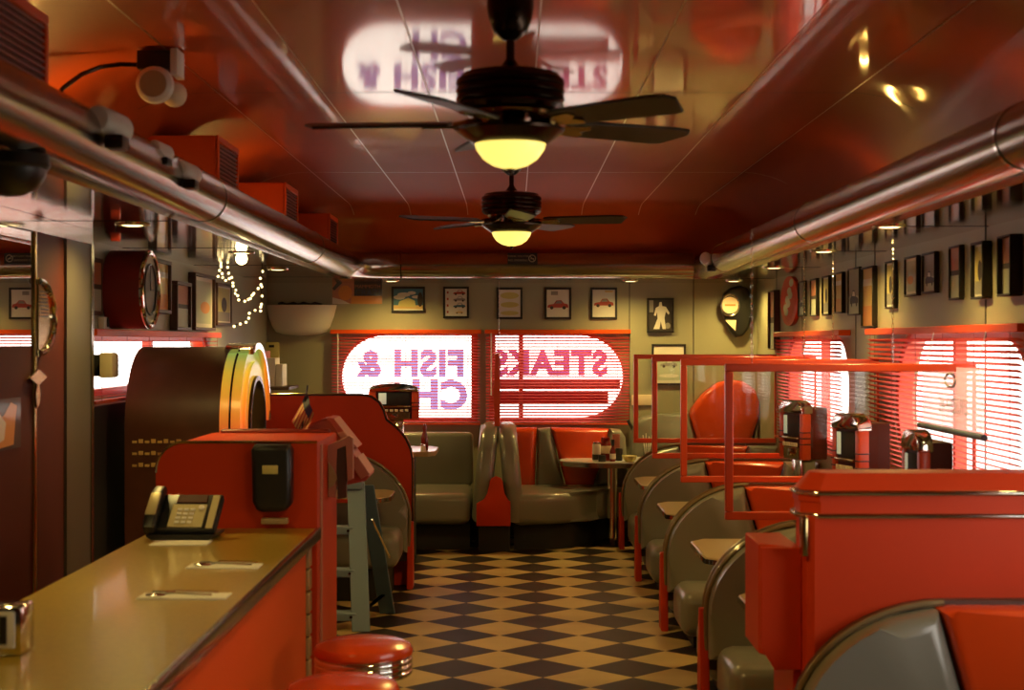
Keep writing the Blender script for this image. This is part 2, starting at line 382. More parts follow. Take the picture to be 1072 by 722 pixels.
# panel joints in the ceiling
tn = 0
for k in range(-3, 4):
    X = (0.08 + 0.422 * k) * 1.03; tn += 1
    b = MB(); yy = [-2.0 + 0.5 * i for i in range(28)] + [11.65 + 0.05 * i for i in range(9)]
    V = [(X + s, y, ceil_z(X, y) - 0.002) for y in yy for s in (-0.003, 0.003)]
    b.raw(V, [(2 * i, 2 * i + 1, 2 * i + 3, 2 * i + 2) for i in range(len(yy) - 1)])
    struct(b.build('trim_%d' % tn, M_alu))
for Y in (0.4, 3.45, 6.5, 9.55):
    tn += 1; b = MB(); xx = [XCL - 0.3 + 0.05 * i for i in range(int((XCR - XCL + 0.6) / 0.05) + 1)]
    V = [(x, Y + s, ceil_z(x, Y) - 0.0025) for x in xx for s in (-0.004, 0.004)]
    b.raw(V, [(2 * i, 2 * i + 1, 2 * i + 3, 2 * i + 2) for i in range(len(xx) - 1)])
    struct(b.build('trim_%d' % tn, M_alu if Y > 9 else M_darkred))
# polished soffits under the ducts
for nm, bx in (('soffit', (XL, -1.385, YF, YB, 2.10, 2.215)), ('soffit', (1.595, XR, YF, YB, 2.10, 2.215)), ('soffit', (-1.385, 1.595, 12.445, YB, 2.10, 2.215)), ('soffit', (-1.385, 1.595, YF, -2.85, 2.10, 2.215))):
    s_ = struct(MB().box(*bx).build(nm, M_soffit), 'polished stainless sheet under the round duct')
for (x0, x1, ys_) in ((1.595, XR, [1.2 + 1.87 * k for k in range(7)]), (XL, -1.385, [0.9 + 1.87 * k for k in range(7)])):
    for y in ys_:
        tn += 1; struct(MB().box(x0, x1, y - 0.003, y + 0.003, 2.0985, 2.1005).build('trim_%d' % tn, M_black))
# vertical joint strips on the walls
for px in (493 + 166, 726):
    tn += 1; X = wx(px, YB); struct(MB().box(X - 0.004, X + 0.004, YB - 0.004, YB + 0.001, 0.9, 2.1).build('trim_%d' % tn, M_greypan))
for y in (5.95, 6.85, 8.95, 9.45, 11.2, 12.3):
    tn += 1; struct(MB().box(XR - 0.004, XR + 0.001, y - 0.005, y + 0.005, 0.0, 2.1).build('trim_%d' % tn, M_greypan))
# left side: stainless clad front bay with red and grey panels
struct(MB().box(XL, -1.90, 1.3, 7.05, 0, 2.036).build('wall_left_front', M_darkred))
struct(MB().box(XL, -1.885, 1.3, 7.06, 2.036, 2.099).build('trim_header', M_soffit))
tn += 1; struct(MB().box(-1.90, -1.888, 6.66, 7.05, 0, 2.036).build('trim_%d' % tn, M_greypan))
tn += 1; struct(MB().box(-1.90, -1.882, 7.03, 7.07, 0, 2.036).build('trim_%d' % tn, M_steel))
tn += 1; struct(MB().box(XL, -1.90, 7.05, 7.062, 0, 2.036).build('trim_%d' % tn, M_greypan))
tn += 1; struct(MB().box(XL + 0.001, XL + 0.012, 7.07, 10.9, 0, 1.28).build('trim_%d' % tn, M_dark))

# ------------------------------------------------------------------ world and camera
w = bpy.data.worlds.new('daylight'); SC.world = w; w.use_nodes = True
bg = w.node_tree.nodes['Background']; bg.inputs['Color'].default_value = (1.0, 0.93, 0.83, 1); bg.inputs['Strength'].default_value = 9.0
cam = bpy.data.cameras.new('camera'); co = bpy.data.objects.new('camera', cam); COL.objects.link(co)
co.location = (0, 0, EYE); co.rotation_euler = (PI / 2, 0, 0); cam.sensor_width = 36; cam.lens = F / 1072 * 36
cam.shift_x = -2 / 1072; cam.shift_y = -3 / 1072; cam.clip_end = 200; cam.clip_start = 0.05
cam.dof.use_dof = True; cam.dof.focus_distance = 11.5; cam.dof.aperture_fstop = 4.5
SC.camera = co
SC.view_settings.view_transform = 'Standard'; SC.view_settings.look = 'None'; SC.view_settings.gamma = 1; SC.view_settings.use_curve_mapping = False
SC.view_settings.exposure = -0.62
SC.cycles.use_denoising = True; SC.cycles.max_bounces = 10; SC.cycles.transparent_max_bounces = 24; SC.cycles.caustics_reflective = True; SC.cycles.blur_glossy = 0.5

# ------------------------------------------------------------------ ducts
def duct(label, path, bands):
    t = thing('steel_duct', label, 'duct', path[0])
    MB().tube(path, 0.1, 32).build('pipe', M_steel, t, ang=50)
    for p, q in bands:
        p = Vector(p); q = Vector(q); d = (q - p).normalized() * 0.012
        MB().cyl(p - d, p + d, 0.1035, 32).build('joint_band', M_chrome, t)
    return t
DZ = 2.2
lp = [(-1.29, -2.85, DZ), (-1.29, 4, DZ), (-1.29, 8, DZ), (-1.29, 11.9, DZ)] + [(-1.29 + 0.4 - 0.4 * math.cos(a * PI / 18), 11.95 + 0.4 * math.sin(a * PI / 18), DZ) for a in range(0, 10)]
duct('round steel duct along the left edge of the red ceiling, curving at the back', lp, [((-1.29, y, DZ), (-1.29, y + 1, DZ)) for y in (3.2, 6.55, 9.9)])
duct('round stainless steel duct along the right edge of the red ceiling above the windows', [(1.5, -2.85, DZ), (1.5, 5, DZ), (1.5, 9, DZ), (1.5, 12.45, DZ)], [((1.5, y, DZ), (1.5, y + 1, DZ)) for y in (4.6, 7.9, 11.2)])
duct('round stainless steel duct crossing the back of the room under the red cove', [(-0.875, 12.35, DZ), (0.3, 12.35, DZ), (1.4, 12.35, DZ)], [])
# no smoking sign on the back duct
def sgn(u, v, w_): return (wx(547, 12.24) + u, 12.24 - w_, wz(270.5, 12.24) + v)
t = thing('no_smoking_sign', 'small black no smoking sign with pale lettering and ring on the back duct', 'sign', sgn(0, 0, 0))
b = MB(); b.prism([(-0.115, -0.042), (0.115, -0.042), (0.115, 0.042), (-0.115, 0.042)], 'xz', 0, 0.012); b.xf(lambda v: sgn(v.x, v.z, v.y)); b.build('plate', M_black, t)
b = MB(); b.tube([sgn(0.075 + 0.026 * math.cos(a * PI / 12), 0.026 * math.sin(a * PI / 12), 0.014) for a in range(24)], 0.0035, 6, closed=True)
b.tube([sgn(0.057, 0.018, 0.014), sgn(0.093, -0.018, 0.014)], 0.003, 6); b.tube([sgn(0.06, -0.002, 0.013), sgn(0.09, -0.002, 0.013)], 0.003, 6); b.build('no_smoking_symbol', M_beige, t)
b_ = text_mesh('THANK YOU FOR', 0.021, lambda x, y, z: sgn(-0.035 + x, 0.010 + y, 0.0135 + z), 'lettering', M_beige, t)
b_ = text_mesh('NO SMOKING', 0.024, lambda x, y, z: sgn(-0.035 + x, -0.022 + y, 0.0135 + z), 'lettering', M_beige, t)

# recessed downlights in the soffits
DL = []
DLP = [(-1.52, 4.72, 'first'), (-1.62, 6.7, 'second'), (-1.52, 8.8, 'x'), (-1.62, 10.8, 'x'), (1.75, 4.9, ''), (1.62, 6.8, ''), (1.70, 8.65, ''), (1.74, 10.55, ''), (wx(768, 12.85), 12.85, ''), (wx(660, 12.85), 12.85, ''), (wx(410, 12.85), 12.85, ''), (1.7, 2.9, ''), (1.7, 0.9, ''), (-1.65, 2.7, '')]
LBL = ['round recessed downlight in the left soffit beside the dark dome', 'round recessed downlight in the left soffit near the red hanging tag', 'bright round downlight behind the string of fairy lights on the left', 'round recessed downlight in the left back corner beyond the fairy lights',
       'recessed downlight in the right soffit above the red end wall', 'large bright recessed downlight in the right soffit above the nearer window', 'second bright recessed downlight along the right soffit from the front', 'third recessed downlight along the right soffit above the oval sign',
       'recessed downlight in the back soffit above the black teardrop clock', 'recessed downlight in the back soffit above the black and white figure picture', 'recessed downlight in the back soffit above the landscape picture', 'recessed downlight in the right soffit out of view behind the red end wall', 'recessed downlight in the right soffit beside the viewer', 'recessed downlight in the left soffit over the counter']
for (x, y, _), lb in zip(DLP, LBL):
    t = thing('recessed_downlight', lb, 'ceiling light', (x, y, 2.1), group='recessed downlights in the soffit')
    MB().lathe([(0.055, 2.0985), (0.062, 2.093), (0.072, 2.093), (0.075, 2.0995)], (x, y, 0), n=24).build('trim_ring', M_chrome, t)
    MB().lathe([(0, 2.091), (0.035, 2.0925), (0.055, 2.0985)], (x, y, 0), n=20).build('lens', M_down, t)
    if y == 8.8: MB().ball((x, y, 2.065), 0.034).build('bright_bulb', M_bulb, t)
    light('downlight_beam', 'SPOT', (x, y, 2.085), 95 if y > 6 else (48 if x < 0 else 13), (1.0, 0.70, 0.20), 0.04, parent=t, spot_size=math.radians(162), spot_blend=0.9)

# ------------------------------------------------------------------ ceiling fans
FZ = -0.42
def make_fan(loc, label):
    t = thing('ceiling_fan', label, 'ceiling fan', loc, group='bronze ceiling fans with a lit glass bowl')
    L = dict(parent=t, local=True)
    MB().lathe([(0.064, 0), (0.066, -0.02), (0.066, -0.10), (0.060, -0.13), (0.048, -0.165), (0.022, -0.188), (0.012, -0.19)]).build('canopy', M_fan, **L)
    MB().lathe([(0.012, -0.18), (0.012, -0.24), (0.022, -0.255), (0.045, -0.285)], n=16).build('down_rod', M_fan, **L)
    pr = [(0.03, -0.268), (0.10, -0.276), (0.135, -0.284), (0.142, -0.296)]
    for k in range(3): pr += [(0.150, -0.300 - 0.022 * k), (0.152, -0.310 - 0.022 * k), (0.150, -0.316 - 0.022 * k), (0.145, -0.319 - 0.022 * k)]
    pr += [(0.150, -0.372), (0.140, -0.384), (0.08, -0.390)]
    MB().lathe(pr, n=40).build('motor_housing', M_fan, **L)
    MB().lathe([(0.10, -0.386), (0.125, -0.392), (0.12, -0.400), (0.05, -0.408)], n=32).build('brass_ring', M_gold, **L)
    MB().lathe([(0.045, -0.39), (0.042, -0.41), (0.040, -0.435), (0.06, -0.445)], n=20).build('hub', M_fan, **L)
    MB().lathe([(0.05, -0.435), (0.13, -0.430), (0.152, -0.436), (0.150, -0.444), (0.125, -0.462), (0.102, -0.478), (0.096, -0.478)], n=40).build('light_fitter', M_fan, **L)
    MB().lathe([(0.100, -0.474), (0.094, -0.495), (0.076, -0.520), (0.048, -0.538), (0.018, -0.546), (0, -0.547)], n=32).build('glass_bowl', M_bowl, **L)
    MB().lathe([(0.010, -0.540), (0.012, -0.550), (0.006, -0.560), (0, -0.562)], n=12).build('finial', M_fan, **L)
    for k in range(5):
        a = math.radians(30 + 72 * k); ca, sa = math.cos(a), math.sin(a)
        def put(v):
            u, s_, z = v; p = math.radians(-12); y2 = s_ * math.cos(p) - z * math.sin(p); z2 = s_ * math.sin(p) + z * math.cos(p)
            return (u * ca - y2 * sa, u * sa + y2 * ca, FZ + z2)
        b = MB(); b.prism([(0.17, -0.045), (0.20, -0.056), (0.52, -0.066), (0.575, -0.060), (0.592, -0.030), (0.55, 0.062), (0.52, 0.066), (0.20, 0.056), (0.17, 0.045)], 'xy', -0.004, 0.004, bev=0.002, seg=1); b.xf(put)
        bl = b.build('fan_blade', M_blade, **L)
        b = MB(); b.prism([(0.09, -0.02), (0.16, -0.03), (0.24, -0.042), (0.25, -0.02), (0.225, 0), (0.25, 0.02), (0.24, 0.042), (0.16, 0.03), (0.09, 0.02)], 'xy', -0.010, -0.004); b.xf(put)
        b.tube([put(Vector((0.06, 0, 0.03))), put(Vector((0.10, 0, 0.005))), put(Vector((0.16, 0, -0.006)))], 0.012, 8)
        WL[bl.name] = Vector((0, 0, 0)); b.build('blade_iron', M_gold, bl, local=True)
    l = bpy.data.lights.new('fan bulb', 'SPOT'); l.energy = 45; l.spot_size = math.radians(165); l.spot_blend = 0.6; l.color = (1.0, 0.66, 0.18); l.shadow_soft_size = 0.07
    o = bpy.data.objects.new('bulb_light', l); COL.objects.link(o); o.parent = t; o.location = (0, 0, -0.62)
    return t
f1 = make_fan((-0.01, 4.4, HC), 'nearer bronze ceiling fan with dark blades and glowing glass bowl')
f2 = dup(f1, (-0.012, 7.95, HC), 'farther bronze ceiling fan with glowing bowl, hung beyond the first fan', rz=math.radians(30))

# ------------------------------------------------------------------ pictures
mB = lambda u, v, w_: (u, YB - w_, v)
mR = lambda u, v, w_: (XR - w_, u, v)
mL = lambda u, v, w_: (XL + w_, u, v)
def poly(b, M, pts, w_, mi): b.mi = mi; b.raw([M(u, v, w_) for u, v in pts], [tuple(range(len(pts)))])
def car_art(b, M, cx, cy, L, wdep, body, dark, glassm):
    h = L * 0.40
    P = [(-.5, .05), (-.5, .30), (-.42, .42), (-.20, .50), (-.08, .92), (.16, .95), (.30, .56), (.46, .46), (.5, .28), (.5, .05)]
    poly(b, M, [(cx + x * L, cy + (y - 0.4) * h) for x, y in P], wdep, body)
    poly(b, M, [(cx + x * L, cy + (y - 0.4) * h) for x, y in [(-.14, .52), (-.05, .84), (.14, .86), (.22, .56)]], wdep + 0.0006, glassm)
    for q in (-.30, .30): poly(b, M, [(cx + q * L + 0.085 * L * math.cos(a * PI / 7), cy - 0.36 * h + 0.085 * L * math.sin(a * PI / 7)) for a in range(14)], wdep + 0.0006, dark)
def oval(cx, cy, rx, ry, n=20): return [(cx + rx * math.cos(2 * PI * k / n), cy + ry * math.sin(2 * PI * k / n)) for k in range(n)]
PAL = [A_white, A_red, A_blue, A_sand, A_dark, A_orange, A_grey, A_skin, A_yel, A_navy, A_mint]
WH, RD, BL, SA, DK, OR, GR, SK, YE, NV, MI_ = range(11)
def rect(u0, u1, v0, v1): return [(u0, v0), (u1, v0), (u1, v1), (u0, v1)]
def picture(label, M, u0, u1, v0, v1, art, dep=0.025, fw=0.018, frame=None, cat='picture', group=None, name='framed_picture'):
    c = M((u0 + u1) / 2, v0, 0); t = thing(name, label, cat, c, group=group)
    if fw:
        b = MB()
        for r in (rect(u0, u1, v0, v0 + fw), rect(u0, u1, v1 - fw, v1), rect(u0, u0 + fw, v0 + fw, v1 - fw), rect(u1 - fw, u1, v0 + fw, v1 - fw)):
            k = len(b.V); b.box(r[0][0], r[1][0], r[0][1], r[2][1], 0.001, dep, bev=0.003, seg=1); b.xf(lambda v: M(v.x, v.y, v.z), k)
        b.build('frame', frame or M_blackrub, t)
    b = MB(); k = 0; a0, a1, b0, b1 = u0 + fw * .9, u1 - fw * .9, v0 + fw * .9, v1 - fw * .9; z = dep * 0.6 if fw else 0.006
    b.box(a0, a1, b0, b1, 0.001, z); b.xf(lambda v: M(v.x, v.y, v.z)); W, H = a1 - a0, b1 - b0; cx, cy = (a0 + a1) / 2, (b0 + b1) / 2; z += 0.0008
    if art == 'car':
        poly(b, M, rect(a0 + .2 * W, a0 + .5 * W, b1 - .2 * H, b1 - .06 * H), z, GR); car_art(b, M, cx, cy - .05 * H, W * .9, z + .0004, RD, DK, GR)
    elif art == 'car2':
        poly(b, M, rect(a1 - .45 * W, a1 - .1 * W, b1 - .1 * H, b1 - .04 * H), z, SA); car_art(b, M, cx, cy + .02 * H, W * .85, z + .0004, RD, DK, GR)
    elif art == 'cars4':
        for k, c_ in enumerate((RD, GR, BL, SA)):
            yy = b1 - H * (.14 + .235 * k); car_art(b, M, cx + .15 * W, yy, W * (.55 if k < 3 else .35), z + .0004, c_, DK, WH); poly(b, M, rect(a0 + .08 * W, a0 + .16 * W, yy - .04 * H, yy + .04 * H), z, RD)
    elif art == 'land':
        poly(b, M, rect(a0, a1, b0 + .12 * H, b1), z, BL); poly(b, M, rect(a0, a1, b0, b0 + .24 * H), z + .0003, SA)
        for x, y, rx, ry in ((.35, .72, .22, .10), (.62, .80, .14, .08), (.80, .62, .18, .07), (.2, .6, .2, .1)): poly(b, M, oval(a0 + x * W, b0 + y * H, rx * W, ry * H), z + .0005, WH)
        poly(b, M, [(a0 + .15 * W, b0 + .2 * H), (a0 + .75 * W, b0 + .16 * H), (a0 + .72 * W, b0 + .45 * H), (a0 + .5 * W, b0 + .58 * H), (a0 + .2 * W, b0 + .42 * H)], z + .0008, YE)
        poly(b, M, oval(a0 + .9 * W, b0 + .5 * H, .09 * W, .33 * H), z + .001, DK); poly(b, M, rect(a0, a1, b0, b0 + .08 * H), z + .0012, WH)
    elif art == 'swoosh':
        for y, ry in ((.78, .12), (.45, .10), (.15, .08)): poly(b, M, oval(cx, b0 + y * H, .42 * W, ry * H), z, YE)
    elif art == 'figure':
        poly(b, M, rect(a0, a1, b0, b1), z, DK)
        sh = [(.36, .05), (.46, .05), (.52, .30), (.60, .05), (.74, .05), (.68, .42), (.74, .62), (.86, .52), (.90, .58), (.74, .78), (.58, .80), (.56, .93), (.46, .93), (.44, .80), (.30, .74), (.22, .5), (.30, .48), (.36, .6), (.38, .40), (.20, .05)]
        poly(b, M, [(a0 + x * W, b0 + y * H) for x, y in sh], z + .0005, WH); poly(b, M, oval(a0 + .82 * W, b0 + .16 * H, .12 * W, .1 * H), z + .0004, GR); poly(b, M, rect(a0, a0 + .2 * W, b0 + .6 * H, b1), z + .0003, GR)
    elif art == 'bwcar':
        poly(b, M, rect(a0 + .12 * W, a1 - .12 * W, b0 + .08 * H, b0 + .72 * H), z, MI_); car_art(b, M, cx, b0 + .52 * H, W * .55, z + .0004, GR, DK, WH); poly(b, M, oval(cx, b0 + .2 * H, .33 * W, .05 * H), z + .0004, WH)
    elif art == 'poster':
        poly(b, M, rect(a0 + .42 * W, a1, b0 + .35 * H, b1), z, DK); poly(b, M, rect(a0 + .38 * W, a1, b0, b0 + .36 * H), z + .0003, OR); poly(b, M, rect(a0, a0 + .44 * W, b0, b1), z + .0002, SK)
        poly(b, M, oval(a0 + .26 * W, b0 + .5 * H, .14 * W, .34 * H), z + .0006, OR); poly(b, M, [(a0, b0), (a0 + .36 * W, b0), (a0 + .2 * W, b0 + .18 * H), (a0, b0 + .3 * H)], z + .0008, WH); poly(b, M, [(a0 + .04 * W, b0 + .6 * H), (a0 + .2 * W, b0 + .95 * H), (a0 + .1 * W, b0 + .98 * H), (a0, b0 + .7 * H)], z + .0008, DK)
    elif art == 'photo1':
        poly(b, M, rect(a0, a1, b0, b1), z, GR); poly(b, M, rect(a0, a1, b0, b0 + .4 * H), z + .0003, MI_); car_art(b, M, cx, b0 + .35 * H, W * .75, z + .0006, NV, DK, WH)
    elif art == 'photo2':
        poly(b, M, rect(a0 + .06 * W, a1 - .06 * W, b0 + .05 * H, b1 - .05 * H), z, YE); poly(b, M, rect(a0 + .06 * W, a1 - .06 * W, b0 + .05 * H, b0 + .3 * H), z + .0003, GR); poly(b, M, oval(cx, cy, .2 * W, .2 * H), z + .0005, DK)
    elif art == 'photo3':
        poly(b, M, rect(a0, a1, cy, b1), z, SK); poly(b, M, rect(a0, a1, b0, cy), z, MI_); poly(b, M, rect(a0, a1, cy - .05 * H, cy + .05 * H), z + .0004, DK)
    elif art == 'photo4':
        poly(b, M, rect(a0 + .1 * W, a1 - .1 * W, b0 + .08 * H, b1 - .08 * H), z, MI_); poly(b, M, oval(a0 + .6 * W, cy - .1 * H, .25 * W, .12 * H), z + .0004, OR)
    elif art == 'amber':
        poly(b, M, rect(a0, a1, b0, b1), z, SA); poly(b, M, rect(a0, a1, b1 - .3 * H, b1 - .18 * H), z + .0003, WH); poly(b, M, rect(a0, a1, b0, b0 + .35 * H), z + .0003, OR)
    b.build('print', PAL, t, smooth=False)
    return t
def pB(label, x0, x1, y0, y1, art, **k): return picture(label, mB, wx(x0, YB), wx(x1, YB), wz(y1, YB), wz(y0, YB), art, **k)
PG = 'pictures along the back wall'
pp = pB('brown and orange poster without a frame, high on back wall by the white bowl', 348, 400, 295, 318, 'poster', fw=0, cat='poster', name='poster')
text_mesh('MAMMOTH', 0.042, lambda x, y, z: mB(wx(385, YB) + x, wz(301.5, YB) + y, 0.0085 + z), 'lettering', A_skin, pp)
text_mesh('CRAZE', 0.075, lambda x, y, z: mB(wx(386, YB) + x, wz(309.5, YB) + y, 0.0085 + z), 'lettering', A_navy, pp)
pB('framed painting of pale clouds and sand under a blue sky on back wall', 410, 445, 300, 327, 'land', group=PG)
pB('framed white print with four small cars in a column on back wall', 464, 491, 300, 333, 'cars4', group=PG)
pB('framed print of pale yellow ovals on back wall, crossed by the hanging chain', 520, 547, 301, 334, 'swoosh', group=PG)
pB('framed print of a red car with a grey caption above it on back wall', 570, 598, 301, 334, 'car', group=PG)
pB('framed print of a red car near the right end of the back window', 618, 646, 301, 334, 'car2', group=PG)
pB('black framed black and white picture of a figure in a pale suit on back wall', 677, 705, 312, 348, 'figure', group=PG, dep=0.04)
pB('large white matted picture of a grey car, below the figure picture on back wall', 682, 718, 360, 403, 'bwcar', group=PG)
RG = 'pictures along the right wall'
def pR(label, xf, xn, y0, y1, art, xs_=None, **k):
    dep = k.pop('dep', 0.026); X = XR - dep
    yn, yf = wd(xn, X), wd(xf, X); dm = wd((xf + xn) / 2, X)
    return picture(label, mR, yn, yf, wz(y1, dm), wz(y0, dm), art, dep=dep, fw=0.011, group=RG, **k)
pR('dark tall picture on right wall in the back corner beside the red oval sign', 803.5, 810, 304, 366, 'photo3', dep=0.05, frame=M_brown)
pR('black deep framed picture on right wall, first beside the red oval sign', 835, 841, 294, 331, 'photo1')
pR('black deep framed picture on right wall, second from the red oval sign', 847.5, 854, 291.5, 331, 'photo3')
pR('black deep framed picture on right wall, third from the red oval sign', 860, 867, 288.5, 330, 'photo2')
pR('black deep framed picture on right wall, fourth from the red oval sign', 873, 881, 285, 328, 'amber')
pR('shallow grey picture on right wall between the row of four and the longest frame', 887, 899, 280, 330, 'photo1', dep=0.02)
pR('longest picture on right wall, hanging lower than its neighbours', 901, 913, 279, 343, 'amber', dep=0.032)
pR('black framed picture with two pale lights, left of the nearer right window top', 926, 935, 273, 323, 'photo2')
pR('black deep framed grey picture on right wall, left one of a close pair', 946, 959, 268, 310, 'photo4', dep=0.026)
pR('black deep framed grey picture on right wall, right one of a close pair', 964.5, 978, 264, 307, 'photo1')
pR('black deep framed dark picture on right wall, third from the right edge', 992.5, 1004, 257, 314, 'photo3')
pR('black deep framed yellow picture on right wall, second from the right edge', 1015.5, 1028, 253, 313, 'photo2', dep=0.045)
pR('largest black deep framed picture on right wall, nearest the right edge', 1043, 1057, 246, 310, 'photo3', dep=0.055)
LG = 'pictures along the left wall'
def pL(label, xn, xf, y0, y1, art, **k):
    dep = k.pop('dep', 0.05); X = XL + dep; yn, yf = wd(xn, X), wd(xf, X); dm = wd((xf + xn) / 2, X)
    return picture(label, mL, yn, yf, wz(y1, dm), wz(y0, dm), art, dep=dep, fw=0.022, group=LG, **k)
pL('amber picture in a brown frame right behind the red drum clock', 164, 180, 272, 328, 'amber', frame=M_brown)
pL('red and amber picture in a brown frame, middle one of the left wall', 186, 201, 295, 346, 'photo3', frame=M_brown)
pL('large pale picture in a deep brown frame on left wall', 205, 226, 287, 346, 'photo4', frame=M_brown)
pL('narrow dark framed picture under the fairy lights on left wall', 228, 243, 297, 341, 'photo2', dep=0.02, frame=M_brown)
pL('reddish brown poster on left wall hidden partly behind the drum clock', 97, 108, 270, 330, 'photo3', dep=0.012, frame=M_brown)
# red oval sign on the right wall
b = MB(); dS = wd(825.5, XR - 0.03); hS = 26 * dS / F; yS = wz(315, dS)
t = thing('oval_sign', 'red oval sign with pale markings high on the right wall in the back corner', 'sign', mR(dS, yS, 0))
b.prism(oval(dS, yS, 0.36, hS, 28), 'yz', XR - 0.03, XR - 0.001, bev=0.008, seg=2); b.build('sign_body', M_redlam, t)
b = MB()
for k in range(7): poly(b, mR, oval(dS - 0.12 + 0.04 * k, yS + 0.1 - 0.03 * k + 0.03 * (-1) ** k, 0.09, 0.03, 10), 0.032 + 0.0002 * k, 0)
b.build('pale_marking', [A_mint], t, smooth=False)

# ------------------------------------------------------------------ blinds and window signs
def blind(label, M, u0, u1, v0, v1, tilt=16, wand=None, w0=0.055, side=1, pitch=0.025, head=0.035):
    c = M((u0 + u1) / 2, v0, 0); t = thing('window_blind', label, 'window blind', c, group='red slatted blinds')
    def bx(name, m, a, b_, c_, d, e, f, bev=0.003):
        q = MB(); q.box(a, b_, c_, d, e, f, bev=bev, seg=1); q.xf(lambda v: M(v.x, v.y, v.z)); return q.build(name, m, t)
    bx('headrail', M_orlam, u0 - 0.01, u1 + 0.01, v1 - head, v1, 0.002, 0.075)
    bx('bottom_rail', M_redpaint, u0, u1, v0, v0 + 0.016, w0 - 0.012, w0 + 0.012)
    b = MB(); n = int((v1 - head - v0 - 0.02) / pitch); ct, st = math.cos(math.radians(tilt)), math.sin(math.radians(tilt))
    for k in range(n):
        v = v0 + 0.03 + k * pitch; V = []
        for s_, cur in ((-0.0145, 0), (-0.005, 0.0013), (0.005, 0.0013), (0.0145, 0)):
            V.append((w0 + s_ * ct, v + s_ * st + cur))
        b.raw([M(u, vv, ww) for u in (u0, u1) for ww, vv in V], [(0, 1, 5, 4), (1, 2, 6, 5), (2, 3, 7, 6)])
    b.build('slats', M_slat, t, ang=180)
    b = MB(); nc = max(2, int((u1 - u0) / 0.5) + 1)
    for k in range(nc):
        u = u0 + 0.10 + (u1 - u0 - 0.2) * k / (nc - 1); b.tube([M(u, v0 + 0.01, w0 + 0.014), M(u, v1 - 0.02, w0 + 0.014)], 0.0016, 5)
    b.build('ladder_cord', M_pinkred, t)
    if wand is not None: MB().tube([M(wand, v1 - 0.03, w0 + 0.035), M(wand, v1 - 0.55, w0 + 0.04)], 0.005, 6).build('wand', M_white, t)
    return t
blind('red slatted blind on the left half of the back window', mB, -1.53, -0.285, 0.905, 1.705, tilt=20, wand=-1.475)
blind('red slatted blind on the right half of the back window behind the red hanging panel', mB, -0.235, 0.97, 0.905, 1.705, tilt=32, wand=-0.19)
blind('red slatted blind on the farther right wall window', mR, 9.6, 12.0, 0.88, 1.675, tilt=33)
blind('red slatted blind on the right wall window nearer the front', mR, 6.2, 8.87, 0.88, 1.675, tilt=31)
blind('red slatted blind on the left wall window behind the jukebox', mL, 7.6, 10.8, 1.30, 1.664, tilt=10)

def wtext(txt, px, py, size, m, nm, label, dY=0.045):
    t = thing('window_lettering', label, 'window lettering', (wx(px, YB + dY), YB + dY, wz(py, YB)))
    text_mesh(txt, size, lambda x, y, z: (wx(px, YB + dY) - x, YB + dY, wz(py, YB) + y), nm, m, t, bold=size * 0.05); return t
wtext('FISH &', 431, 393, 0.295, M_vinylp, 'letters', 'purple reversed FISH and ampersand lettering on the left back window')
wtext('CH', 460, 427, 0.32, M_vinylp, 'letters', 'purple reversed CH lettering below the word FISH on the back window')
wtext('STEAKS', 576, 391.5, 0.27, M_vinylm, 'letters', 'magenta reversed STEAKS lettering on the right back window')
t = thing('window_banner', 'red translucent banner strip across the right back window below the word STEAKS', 'banner', (0.36, YB + 0.05, 1.1))
b = MB(); b.box(-0.2, 0.90, YB + 0.047, YB + 0.049, 1.20, 1.285); b.build('upper_band', M_vinylr, t)
b = MB(); b.box(-0.2, 0.80, YB + 0.047, YB + 0.049, 1.075, 1.19); b.build('lower_band', M_vinylr, t)
# paper sign over the near right window
b = MB(); t = thing('paper_sign', 'white paper sign with faint grey lettering hanging in the nearer right window', 'sign', (XR - 0.10, 7.05, 1.20))
b.box(XR - 0.106, XR - 0.104, 6.52, 7.50, 1.215, 1.49); b.build('sheet', M_sheet, t)
text_mesh('24 HOURS', 0.10, lambda x, y, z: (XR - 0.108, 6.98 - x, 1.285 + y), 'lettering', M_greytext, t)
b = MB(); b.tube([(XR - 0.11, 6.50, 1.205), (XR - 0.11, 7.54, 1.205)], 0.014, 10); b.build('bottom_rod', M_ladderb, t)
MB().tube(arc(7.0, 1.43, 0.075, 0.045, 0, 340, 16) and [(XR - 0.108, p[0], p[1]) for p in arc(7.02, 1.43, 0.085, 0.03, 0, 340, 16)], 0.006, 6).build('round_emblem', M_greytext, t)

b = MB(); b.tube([(XR - 0.11, 6.60, 1.48), (XR - 0.075, 6.60, 1.645)], 0.002, 5); b.build('hanging_cord', M_white, t)
b = MB(); b.tube([(XR - 0.11, 7.42, 1.48), (XR - 0.075, 7.42, 1.645)], 0.002, 5); b.build('hanging_cord', M_white, t)
# ------------------------------------------------------------------ back wall clock, bowl sconce, plaque
d0 = YB - 0.06
def K(px, py): return (wx(px, d0), wz(py, d0))
t = thing('wall_clock', 'black teardrop shaped wall clock with a round cream dial in chrome rim', 'clock', (K(771, 325)[0], YB, K(771, 352)[1]))
out = [K(*p) for p in [(755, 318), (758, 307), (765, 301), (774, 298.5), (782, 301), (787, 309), (788, 320), (787, 333), (783, 345), (777, 352), (770, 353), (764, 347), (759, 336), (756, 327)]]
MB().prism(out, 'xz', YB - 0.10, YB - 0.001, bev=0.035, seg=4, only='a0').build('clock_body', M_black, t)
cx_, cz_ = K(763.5, 319.5)
MB().lathe([(0, 0.0), (0.07, 0.0), (0.07, 0.012)], (cx_, YB - 0.112, cz_), 'y', 28).build('dial', M_cream, t)
MB().tube([(cx_ + 0.074 * math.cos(a * PI / 16), YB - 0.112, cz_ + 0.09 * math.sin(a * PI / 16)) for a in range(32)], 0.009, 8, closed=True).build('dial_rim', M_chrome, t)
